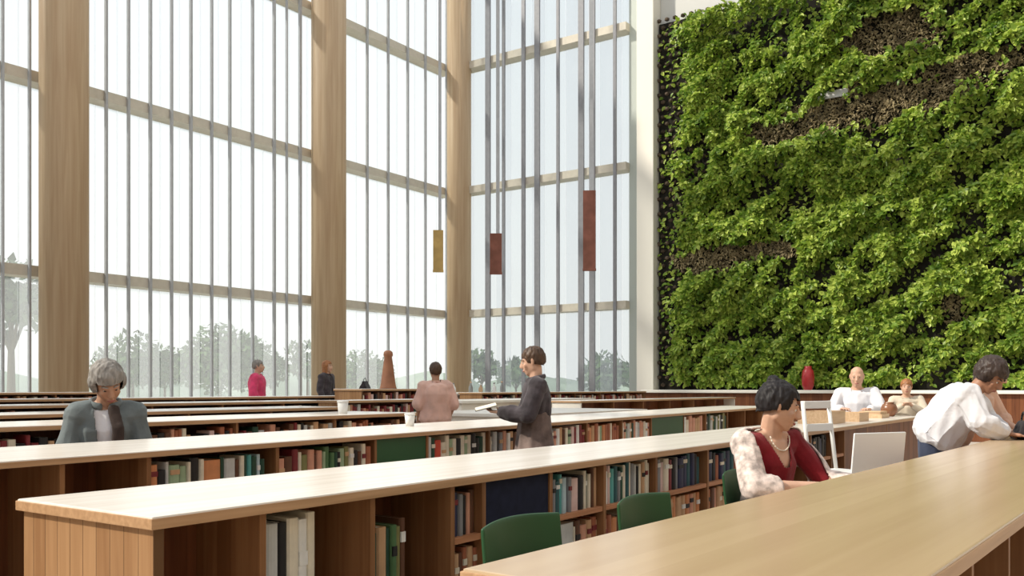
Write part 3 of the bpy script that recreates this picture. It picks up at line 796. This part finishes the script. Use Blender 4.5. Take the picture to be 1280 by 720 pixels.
    # hair
    if hair != 'bald':
        b = bmesh.new()
        g = {'short': .012, 'thick': .024, 'bob': .020, 'long': .018, 'bun': .016}[hair]
        hull(b, [E(0, .018, .040, (.078+g, .098+g, .084+g)), E(0, .030, .0, (.074+g, .084+g, .07+g*.5))])
        if hair in ('bob', 'long', 'thick'):
            ln = {'bob': -.10, 'long': -.20, 'thick': -.045}[hair]
            hull(b, [E(0, .035, .0, (.080+g, .075+g, .06)), E(0, .055, ln, (.070+g*.6, .045+g*.5, .03))])
            for sx in (-1, 1): hull(b, [E(sx*.070, .0, .02, (.02+g, .045, .05)), E(sx*.068, .012, ln*.8, (.018+g*.5, .035, .02))])
        if hair == 'bun':
            hull(b, [E(0, .07, .118, (.036, .036, .030))]); hull(b, [E(0, .04, .09, .05), E(0, .07, .115, .035)])
            hull(b, [E(0, .05, .0, (.07, .06, .05)), E(0, .075, -.06, .035)])
        lowz = {'short': .046, 'thick': .044, 'bob': .052, 'long': .052, 'bun': .056}[hair]
        def cutf(co):
            p = hr.transposed() @ (co-HC)/S
            if p.y < -.055-.10*(p.z-lowz) and p.z < lowz: return True
            if hair in ('short', 'bun') and p.z < -.035-.35*(p.y-.02): return True
            if abs(p.x) < .062 and p.y < -.035 and p.z < lowz: return True
            return False
        finish('hair', fuse(b, max(.005, voxel*.8)*S, 3), hair_m, t, cutf, (.006*S, 55/S, (1, 1, .35)))
    # clothes
    if bottom:
        b = bmesh.new(); torso(b, .016, 0, 2)
        for s_ in 'LR': leg(b, s_, .016, .97, .010)
        finish('trousers', fuse(b, max(voxel, .010)*S, 3), bottom, t, None, (.006*S, 9/S, (1, 1, .6)))
    if skirt:
        m_, ln, fl = skirt
        b = bmesh.new()
        hull(b, [(sp(.56 if jshort else .25), (.155*S, .13*S, .04*S), R), (V['pel'], (.205*S, .165*S, .06*S), R)])
        hull(b, [(V['pel'], (.205*S, .165*S, .06*S), R), (V['pel']+Vector((0, .02, -ln*.5))*S, ((.205+fl*.5)*S, (.15+fl*.5)*S, .03*S)), (V['pel']+Vector((0, .03, -ln))*S, ((.20+fl)*S, (.16+fl)*S, .02*S))])
        finish('skirt', fuse(b, max(voxel, .010)*S, 3), m_, t, None, (.012*S, 11/S, (1, 1, .12)))
    if top:
        b = bmesh.new(); torso(b, .014+loose*.6, 0, 5, .05, loose)
        for s_ in 'LR': arm(b, s_, .013+loose*.5, sleeves, loose*.3)
        def cutv(co):
            p = R.transposed() @ (co-V['neck'])/S
            if vneck and p.y < .0 and p.z > -.17 and abs(p.x) < .015+.45*(p.z+.17): return True
            return abs(p.x) < .058 and abs(p.y+.01) < .06 and p.z > -.035
        finish('shirt', fuse(b, max(.006, voxel*.9)*S, 2), top, t, cutv, (ruff*S, 8/S, (1, 1, .45)), .004*S)
    if jacket:
        b = bmesh.new(); torso(b, .034, 2 if jshort else 0, 5, .03)
        if not jshort: hull(b, [(V['pel'], (.205*S, .155*S, .09*S), R), (V['pel']-up*.10*S, (.21*S, .165*S, .03*S), R)])
        for s_ in 'LR': arm(b, s_, .026, .95, .006)
        def cutj(co):
            p = R.transposed() @ (co-V['neck'])/S
            fr_ = p.y < -.01 and abs(p.x-jmid) < jopen+(.10*max(0, p.z+.22) if p.z > -.22 else 0)
            return fr_ or (abs(p.x) < .068 and abs(p.y+.02) < .085 and p.z > -.02)
        finish('jacket', fuse(b, max(.007, voxel)*S, 3), jacket, t, cutj, (ruff*1.3*S, 7/S, (1, 1, .5)), .008*S)
        b = bmesh.new()
        ring = []
        for k in range(19 if lapel != 'none' else 0):
            a = PI*(.12+1.76*k/18); ring.append(V['neck']+R @ (Vector((.085*math.sin(a), -.078*math.cos(a)-.005, -.015+.02*(1-math.cos(a))))*S))
        for p, q in zip(ring, ring[1:]): hull(b, [(p, (.016*S, .016*S, .024*S), R), (q, (.016*S, .016*S, .024*S), R)])
        if ring: finish('collar', fuse(b, .007*S, 3), lapel or jacket, t)
        else: b.free()
    if top and not vneck and not jacket:
        b = bmesh.new(); ring = [V['neck']+R @ (Vector((.070*math.sin(2*PI*k/18), -.062*math.cos(2*PI*k/18)-.008, -.022+.016*(1-math.cos(2*PI*k/18))))*S) for k in range(19)]
        for p, q in zip(ring, ring[1:]): hull(b, [(p, .011*S), (q, .011*S)])
        finish('collar', fuse(b, .006*S, 2), top, t)
    for s_ in 'LR':
        a_ = V['an'+s_]
        b = bmesh.new()
        hull(b, [(a_+Vector((0, .035, -.045))*S, (.042*S, .044*S, .038*S)), (a_+Vector((0, -.09, -.052))*S, (.048*S, .05*S, .033*S)), (a_+Vector((0, 0, -.01))*S, .044*S)])
        hull(b, [(a_+Vector((0, -.09, -.052))*S, (.048*S, .05*S, .033*S)), (a_+Vector((0, -.165, -.058))*S, (.040*S, .035*S, .025*S))])
        for v in b.verts: v.co.z = max(v.co.z, .0)
        finish('shoe', fuse(b, .010*S, 2), shoes_m or BLACK, t)
    if extra: extra(t, V, S, R, E)
    return t

def stool(label, x, y, h, group='stools under the readers'):
    t = thing('stool', label, 'stool', (x, y, 0), 0, group)
    bm = bmesh.new(); lathe(bm, [(.0, h-.035), (.165, h-.035), (.18, h-.025), (.18, h-.008), (.165, h), (.0, h)], 28); obj('seat', bm, TAN, t, True)
    for k in range(4):
        a = PI/4+k*PI/2; bm = bmesh.new(); tube(bm, (.11*math.cos(a), .11*math.sin(a), h-.03), (.17*math.cos(a), .17*math.sin(a), 0), .014, .012, 10); obj('leg', bm, TAN, t, True)
    return t

LIGHTSKIN = skin('light', (.60, .36, .25)); MIDSKIN = skin('mid', (.46, .25, .16)); TANSKIN = skin('tan', (.38, .19, .115))
GREYHAIR = mat('grey_hair', (.25, .23, .21), .7, .3, vary=.35, vscale=40, stretch=(1, 1, .3))
BLACKHAIR = mat('black_hair', (.018, .015, .016), .55, .25, vary=.3, vscale=40, stretch=(1, 1, .3))
BROWNHAIR = mat('brown_hair', (.075, .040, .022), .5, .4, vary=.35, vscale=40, stretch=(1, 1, .3))
DKBROWNHAIR = mat('dark_brown_hair', (.04, .024, .018), .5, .4, vary=.35, vscale=40, stretch=(1, 1, .3))
AUBURN = mat('auburn_hair', (.34, .14, .05), .5, .4, vary=.3, vscale=30)
def cloth(n, c, vary=.15, vs=10): return mat('cloth_'+n, c, .85, .15, vary=vary, vscale=vs, bump=.25, bscale=60, sheen=.15)
SLATE = cloth('slate', (.15, .175, .18), .22, 7); WSHIRT = cloth('white', (.74, .73, .76), .05); DENIM = cloth('dark_blue', (.05, .06, .10))
PINKC = cloth('dusty_pink', (.72, .46, .38), .14, 6); CHAR = cloth('charcoal', (.062, .052, .058), .5, 9); TAUPE = cloth('taupe', (.17, .125, .11), .55, 7)
BURG = cloth('burgundy', (.22, .014, .02), .25, 7); FLORAL = cloth('cream_print', (.66, .55, .50), .5, 26); BEIGE = cloth('beige', (.62, .54, .43), .08)
PEACH = cloth('peach', (.70, .46, .35), .12, 7); REDC = cloth('crimson', (.72, .07, .17), .25, 7); PALEC = cloth('pale_trouser', (.62, .58, .54), .1)

def scarf(t, V, S, R, E):
    b = bmesh.new(); P = lambda x, y, z: V['neck']+R @ (Vector((x, y, z))*S)
    for p, q in (((.045, -.085, -.02), (.066, -.150, -.14)), ((.066, -.150, -.14), (.062, -.165, -.26)), ((.062, -.165, -.26), (.06, -.160, -.42))):
        hull(b, [(P(*p), (.036*S, .016*S, .02*S), R), (P(*q), (.040*S, .016*S, .02*S), R)])
    tag(finish('scarf', fuse(b, .008*S, 3), cloth('dark_brown', (.05, .035, .03), .4, 12), t, None, (.006*S, 14/S, (1, 1, .4))), 'dark brown scarf')
# grey-haired person, seated behind the second bookcase, facing us with his head bowed
person('grey-haired person in slate jacket and dark scarf, head bowed, behind the second bookcase', (3.56, 5.86, 0), (-.50, -.866), 1.12, seated=True,
       skin_m=MIDSKIN, voxel=.007, head_rot=(34, -8, 8), hair='thick', hair_m=GREYHAIR, top=WSHIRT, jacket=SLATE, jopen=.045, bottom=DENIM, ruff=.016,
       J=dict(head=(.01, -.085, 1.185), shL=(.155, -.02, .995), shR=(-.155, -.02, .995), elL=(.215, -.05, .74), elR=(-.215, -.05, .74)), lapel=SLATE, extra=scarf)
stool('round stool under the grey-haired person in slate', 3.56, 5.86, .46)

# person in dusty pink seen from behind
person('person in dusty pink shirt seen from behind, standing beyond the second bookcase', (9.25, 7.62, 0), (.62, .78), .93, skin_m=MIDSKIN, voxel=.011,
       hair='short', hair_m=BROWNHAIR, top=PINKC, sleeves=.55, bottom=PALEC, loose=.045, ruff=.018,
       J=dict(shL=(.17, .01, 1.41), shR=(-.17, .01, 1.41), elL=(.25, .03, 1.16), elR=(-.25, .03, 1.16), wrL=(.22, -.12, .96), wrR=(-.22, -.12, .96)))

# reader in charcoal, standing in profile between the bookcases
def held_book(t, V, S, R, E): pass
person('standing person in charcoal jacket and taupe skirt, in profile, holding an open book', (6.22, 4.08, 0), (-.62, .78), .93, skin_m=LIGHTSKIN, voxel=.008,
       hair='short', hair_m=BROWNHAIR, top=CHAR, sleeves=.95, jacket=CHAR, jopen=.03, jshort=True, skirt=(TAUPE, .78, .15), head_rot=(14, 0, -12), ruff=.016,
       J=dict(elL=(.24, -.09, 1.16), elR=(-.24, -.09, 1.16), wrL=(.10, -.30, 1.18), wrR=(-.10, -.30, 1.18)), palm=(0, 0, 1), curl=.5)

# person in burgundy at the desk
def necklace(t, V, S, R, E):
    b = bmesh.new(); pts = [V['neck']+R @ (Vector((.068*math.cos(a), -.066-.028*math.sin(-a), -.012+.075*math.sin(a)))*S) for a in [PI*(1+k/14) for k in range(15)]]
    for p, q in zip(pts, pts[1:]): tube(b, p, q, .0035*S, None, 6)
    tag(obj('necklace', b, mat('pale_beads', (.8, .72, .6), .3, .6), t, True), 'pale necklace')
person('person with black hair, burgundy V-neck and cream print cardigan, seated at the desk', (4.75, 1.64, 0), (-.42, -.91), 1.0, seated=True, skin_m=LIGHTSKIN, voxel=.0058,
       hair='bun', hair_m=BLACKHAIR, top=BURG, vneck=True, jacket=FLORAL, jopen=.19, jmid=.035, lapel='none', sleeves=.45, bottom=DENIM, female=True, head_rot=(18, 4, 50), ruff=.010,
       J=dict(head=(.01, -.075, 1.20), elL=(.25, -.16, .80), elR=(-.24, -.14, .79), wrL=(.36, -.28, .79), wrR=(.16, -.35, .79)), curl=.42, palm=(0, .25, -1), extra=necklace)
side_chair('green shell chair the person in burgundy sits on', 4.70, 1.57, (-.05, -1), gc)

# bald person in white at the far end of the near bookcase
person('bald person in white shirt, seated at the far end of the near bookcase', (13.42, 3.34, 0), (-.97, -.24), 1.20, seated=True, skin_m=LIGHTSKIN, voxel=.009,
       hair='bald', hair_m=None, top=WSHIRT, bottom=DENIM, loose=.02, head_rot=(8, 0, 0),
       J=dict(elL=(.27, -.16, .80), elR=(-.27, -.16, .80), wrL=(.14, -.40, .83), wrR=(-.16, -.40, .83)))
stool('round stool under the bald person in white', 13.42, 3.34, .505)
person('small far person in beige, seated in front of the planted wall', (16.1, 3.22, 0), (-.97, -.24), 1.08, seated=True, skin_m=LIGHTSKIN, voxel=.012,
       hair='short', hair_m=AUBURN, top=BEIGE, bottom=DENIM, loose=.01, J=dict(elL=(.27, -.14, .80), elR=(-.27, -.14, .80), wrL=(.06, -.30, .93), wrR=(-.06, -.30, .93)))
stool('round stool under the small far person in beige', 16.1, 3.22, .455)

# pair leaning over the counter at the right
person('dark-haired person in loose white shirt, bending over the counter', (7.52, 1.27, 0), (.10, -1), 1.0, skin_m=TANSKIN, voxel=.007, hair='thick', hair_m=DKBROWNHAIR,
       top=WSHIRT, bottom=DENIM, loose=.05, ruff=.032, sleeves=.85, head_rot=(42, 0, -22),
       J=dict(pel=(0, .04, .93), neck=(0, -.24, 1.27), head=(0, -.345, 1.385), shL=(.185, -.20, 1.23), shR=(-.185, -.20, 1.23), elL=(.24, -.30, 1.05), elR=(-.25, -.28, 1.05),
              wrL=(.13, -.45, .965), wrR=(-.12, -.45, .965), hiL=(.09, .04, .90), hiR=(-.09, .04, .90), knL=(.105, .05, .49), knR=(-.105, .05, .49), anL=(.11, .10, .085), anR=(-.11, .10, .085)),
       palm=(0, 0, -1), curl=.2, hand_dir=(0, -1, -.12))
person('dark-haired person in peach top, bending over the counter at the picture edge', (8.22, 1.26, 0), (-.22, -1), 1.0, skin_m=LIGHTSKIN, voxel=.007, hair='bob', hair_m=DKBROWNHAIR,
       top=PEACH, bottom=DENIM, loose=.03, ruff=.016, sleeves=.6, female=True, head_rot=(26, 0, 8),
       J=dict(pel=(0, .04, .93), neck=(0, -.20, 1.29), head=(0, -.28, 1.415), shL=(.185, -.17, 1.25), shR=(-.185, -.17, 1.25), elL=(.24, -.24, 1.04), elR=(-.25, -.24, 1.04),
              wrL=(.10, -.42, .965), wrR=(-.12, -.42, .965), hiL=(.09, .04, .90), hiR=(-.09, .04, .90), knL=(.105, .05, .49), knR=(-.105, .05, .49), anL=(.11, .10, .085), anR=(-.11, .10, .085)),
       palm=(0, 0, -1), curl=.2, hand_dir=(0, -1, -.12))
# far readers by the glazing
person('far person in crimson top, standing by the glazing', (12.25, 14.75, 0), (.6, -.8), 1.06, skin_m=LIGHTSKIN, voxel=.014, hair='short', hair_m=GREYHAIR, top=REDC, bottom=DENIM, loose=.04)
person('far person with long auburn hair and dark coat, standing by the glazing', (14.3, 14.9, 0), (.3, -.95), 1.08, skin_m=LIGHTSKIN, voxel=.014, hair='long', hair_m=AUBURN, top=CHAR, jacket=CHAR, jopen=.04, bottom=DENIM)

# ================================================================== THINGS ON THE FURNITURE
def laptop():
    t = thing('laptop', 'white laptop with raised lid, right of the person in burgundy', 'laptop', (5.42, 1.25, .735), 0)
    # lid edge runs away from us to the right; back of the lid faces the camera
    a = math.atan2(FWD[1], FWD[0])-math.radians(64)
    t.rotation_euler = (0, 0, a)
    W, D = .40, .27
    obj('base', nbox((-W/2, .0, .0), (W/2, D, .016), .005), WHITE, t)
    bm = nbox((-W/2+.02, .03, .0165), (W/2-.02, .14, .018), .001); obj('keyboard', bm, mat('key_grey', (.12, .12, .13), .5), t)
    bm = nbox((-W/2, -.012, .012), (W/2, .0, .312), .006)
    bmesh.ops.rotate(bm, verts=bm.verts[:], cent=(0, 0, .012), matrix=Matrix.Rotation(math.radians(6), 3, 'X'))
    lid = obj('lid', bm, mat('white_shell', (.90, .91, .91), .3, .5), t)
    bm = nbox((-W/2+.012, .0005, .026), (W/2-.012, .0015, .30)); bmesh.ops.rotate(bm, verts=bm.verts[:], cent=(0, 0, .012), matrix=Matrix.Rotation(math.radians(6), 3, 'X'))
    obj('screen', bm, mat('screen_dark', (.03, .035, .05), .15, .5), lid)
laptop()

def paperbook(label, loc, rz, tilt, w=.14, h=.20, c='rust'):
    t = thing('open_book', label, 'book', loc, rz); t.rotation_euler = (tilt, 0, rz)
    for sx in (-1, 1):
        bm = bmesh.new(); n = 7; g = []
        for k in range(n):
            u = k/(n-1); x = sx*w*u; z = .018*math.sin(PI*min(1, u*1.15))*(1-u*.5)
            g.append([bm.verts.new((x, -h/2, z)), bm.verts.new((x, h/2, z)), bm.verts.new((x, h/2, z+.012*(1-u*.5))), bm.verts.new((x, -h/2, z+.012*(1-u*.5)))])
        for p, q in zip(g, g[1:]):
            for i in range(4): bm.faces.new((p[i], p[(i+1) % 4], q[(i+1) % 4], q[i]))
        bm.faces.new(g[0]); bm.faces.new(list(reversed(g[-1]))); bmesh.ops.recalc_face_normals(bm, faces=bm.faces[:])
        obj('pages', bm, PAGES, t, False)
    obj('cover', nbox((-w-.004, -h/2-.004, -.004), (w+.004, h/2+.004, .0), .001), cover(c), t)
    return t
paperbook('open rust-covered book under the hands of the person in burgundy', (4.98, 1.25, .742), .1, 0)
paperbook('open dark book held by the standing person in charcoal', (6.22-.62*.40, 4.08+.78*.40, 1.13), math.atan2(-.62, -.78), .25, .11, .17, 'black')

# ochre tray with papers on the near bookcase
def tray(label, x, y, z, w, d, h, m, rz=0.0):
    t = thing('wooden_tray', label, 'tray', (x, y, z), rz, 'tan boxes and trays on the near bookcase')
    obj('base', nbox((0, 0, 0), (w, d, .012), .002), m, t)
    for lo, hi in (((0, 0, .012), (w, .012, h)), ((0, d-.012, .012), (w, d, h)), ((0, .012, .012), (.012, d-.012, h)), ((w-.012, .012, .012), (w, d-.012, h))):
        obj('side', nbox(lo, hi, .002), m, t)
    bm = bmesh.new(); rs = random.Random(int(x*10))
    for k in range(6):
        o_ = rs.uniform(0, .01); box(bm, (.018+o_, .02, .0125+k*.012), (w-.03+o_, d-.025, .0225+k*.012))
    obj('papers', bm, mat('kraft_paper', (.66, .46, .29), .8, .1, vary=.12), t)
LOAK = wood('light_oak', (.58, .38, .22), (.70, .50, .31), rough=.5, axis='x')
tray('large light oak tray with papers on the near bookcase, behind the person in burgundy', 9.5, 2.62, .92, .55, .34, .13, LOAK)
tray('second light oak tray on the near bookcase, beside the white open-frame chair', 10.35, 2.55, .92, .42, .32, .10, LOAK)
tray('flat tan tray on the near bookcase end, in front of the bald person', 11.7, 2.62, .92, .40, .30, .05, LOAK)
def pot(label, x, y, z, prof, m, cat='pot', name='pot', group=None):
    t = thing(name, label, cat, (x, y, z), 0, group)
    bm = bmesh.new(); lathe(bm, prof, 28); obj('body', bm, m, t, True); return t
p = pot('round brown pot on the near bookcase end, below the small far person', 12.55, 2.72, .92, [(.0, 0), (.06, 0), (.10, .05), (.105, .10), (.085, .15), (.06, .17), (.07, .185), (.06, .185), (.05, .165), (.0, .16)], mat('brown_glaze', (.24, .10, .045), .3, .5, vary=.2))
# white open-frame chair standing by the near bookcase
def frame_chair(label, x, y, face):
    t = thing('chair', label, 'chair', (x, y, 0), math.atan2(face[0], -face[1]))
    for sx in (-1, 1):
        bm = bmesh.new(); tube(bm, (sx*.19, .19, 0), (sx*.18, .17, .62), .016, None, 10); tube(bm, (sx*.18, .17, .62), (sx*.175, .24, 1.19), .016, None, 10); obj('leg', bm, WHITE, t, True)
        bm = bmesh.new(); tube(bm, (sx*.20, -.20, 0), (sx*.18, -.17, .62), .016, None, 10); obj('leg', bm, WHITE, t, True)
    obj('seat', nbox((-.21, -.21, .62), (.21, .20, .645), .012), WHITE, t)
    for z in (1.16, .98): obj('back_rail', nbox((-.18, .215 if z > 1 else .195, z-.03), (.18, .24 if z > 1 else .22, z+.03), .008), WHITE, t)
    for z in (.22, .4): bm = bmesh.new(); tube(bm, (-.19, -.18, z), (.19, -.18, z), .011, None, 8); obj('stretcher', bm, WHITE, t, True)
frame_chair('tall white open-frame chair standing before the near bookcase, behind the white laptop', 7.32, 1.93, (-.3, -.95))

# black bag on the counter beside the person in peach
def bag(label, x, y, z, rz, w, d, h):
    t = thing('shoulder_bag', label, 'bag', (x, y, z), rz)
    b = bmesh.new(); hull(b, [((sx*w*.42, sy*d*.3, d*.28), d*.28) for sx in (-1, 1) for sy in (-1, 1)]+[((sx*w*.33, 0, h-.03), .03) for sx in (-1, 1)])
    finish('body', fuse(b, .008, 3), cloth('black_leather', (.025, .02, .022), .2), t, None, (.008, 14, (1, 1, 1)))
    b = bmesh.new(); pts = [(w*.30*math.cos(a), 0, h-.04+.10*math.sin(a)) for a in [PI*k/12 for k in range(13)]]
    for p_, q_ in zip(pts, pts[1:]): tube(b, p_, q_, .008, None, 8)
    obj('strap', b, BLACK, t, True)
bag('black shoulder bag on the counter, in front of the person in peach', 7.62, .72, .905, .3, .24, .12, .15)

# small items far off
def cup(label, x, y, z, h=.11, r=.04, m=WHITE, group='white paper cups on the rear bookcases'):
    t = thing('cup', label, 'cup', (x, y, z), 0, group)
    bm = bmesh.new(); lathe(bm, [(0, 0), (r*.75, 0), (r, h), (r*.92, h), (r*.68, .006), (0, .006)], 18); obj('body', bm, m, t, True)
    bm = bmesh.new(); lathe(bm, [(r*1.0, h*.97), (r*1.06, h*.97), (r*1.06, h*1.05), (r*.9, h*1.09), (0, h*1.09)], 18); obj('lid', bm, m, t, True)
cup('white lidded cup on the third bookcase, above the green panel', 7.15, 7.2, .97, .17, .06)
cup('white lidded cup on the second bookcase, left of the pink-shirted person', 5.85, 5.1, .97, .10, .045)
CONE = mat('rust_wood', (.30, .13, .07), .55, .3, vary=.2, vscale=5)
pot('tall tapered rust brown cone standing on the short far bookcase', 13.35, 12.2, 1.27, [(0, 0), (.17, 0), (.16, .03), (.145, .10), (.09, .52), (.075, .62), (.095, .66), (.085, .72), (.05, .75), (0, .755)], CONE, 'sculpture', 'cone_sculpture')
pot('tall red vase on the pale ledge at the foot of the planted wall', 24.15, 7.25, 1.225, [(0, 0), (.10, 0), (.15, .12), (.165, .34), (.14, .50), (.085, .58), (.095, .63), (.075, .63), (.065, .56), (0, .5)], mat('red_glaze', (.42, .025, .03), .3, .5, vary=.25, vscale=4), 'vase', 'vase')
BOT = [mat('bottle_white', (.75, .74, .72), .3), mat('bottle_grey', (.22, .22, .22), .3), mat('bottle_tan', (.5, .33, .2), .3)]
for k, (x, y, z) in enumerate([(15.0, 12.6, 1.17), (15.35, 12.75, 1.17), (15.8, 12.7, 1.17), (16.3, 12.9, 1.17), (16.75, 12.75, 1.17), (17.2, 12.8, 1.17), (17.6, 12.7, 1.17), (18.2, 12.9, 1.17)]):
    t = thing('bottle', '%s bottle, %s from the left on the rearmost pale table' % (['white', 'grey', 'tan'][k % 3], ORD[k]), 'bottle', (x, y, z), 0, 'small bottles on the rearmost pale table')
    bm = bmesh.new(); s_ = .8+.35*((k*7) % 5)/5; lathe(bm, [(0, 0), (.045, 0), (.05, .02), (.05, .13*s_), (.02, .19*s_), (.018, .23*s_), (0, .23*s_)], 14); obj('body', bm, BOT[k % 3], t, True)
    bm = bmesh.new(); lathe(bm, [(.021, .225*s_), (.023, .225*s_), (.023, .255*s_), (0, .255*s_)], 12); obj('cap', bm, BOT[(k+1) % 3], t, True)
bag('dark bag on the sixth bookcase row, at the foot of the second timber column', 14.0, 13.45, 1.13, .5, .42, .2, .30)
# ================================================================== LIGHT
w = bpy.data.worlds.new('sky'); SC.world = w; w.use_nodes = True
N = w.node_tree.nodes; L = w.node_tree.links
bg = N['Background']
tc = N.new('ShaderNodeTexCoord'); sp = N.new('ShaderNodeSeparateXYZ'); L.new(tc.outputs['Generated'], sp.inputs[0])
cr = N.new('ShaderNodeValToRGB'); L.new(sp.outputs['Z'], cr.inputs['Fac'])
cr.color_ramp.elements[0].color = (1, .985, .95, 1); cr.color_ramp.elements[0].position = .02
cr.color_ramp.elements[1].color = (.90, .95, 1, 1); cr.color_ramp.elements[1].position = .5
L.new(cr.outputs['Color'], bg.inputs['Color'])
bg.inputs['Strength'].default_value = 1.04
sd = bpy.data.lights.new('sun', 'SUN'); so = bpy.data.objects.new('sun', sd); COL.objects.link(so)
sd.energy = 4.2; sd.angle = math.radians(2.5); sd.color = (1, .93, .80)
so.rotation_euler = Vector((.54, -.54, -.645)).to_track_quat('-Z', 'Y').to_euler()
so.location = (0, 10, 30)
vs = SC.view_settings
SC.display_settings.display_device = 'sRGB'
vs.view_transform = 'Standard'; vs.look = 'None'; vs.gamma = 1.0; vs.use_curve_mapping = False
vs.exposure = 0.0
SC.cycles.max_bounces = 8; SC.cycles.transparent_max_bounces = 24
SC.cycles.use_denoising = True
SC.cycles.sample_clamp_indirect = 6
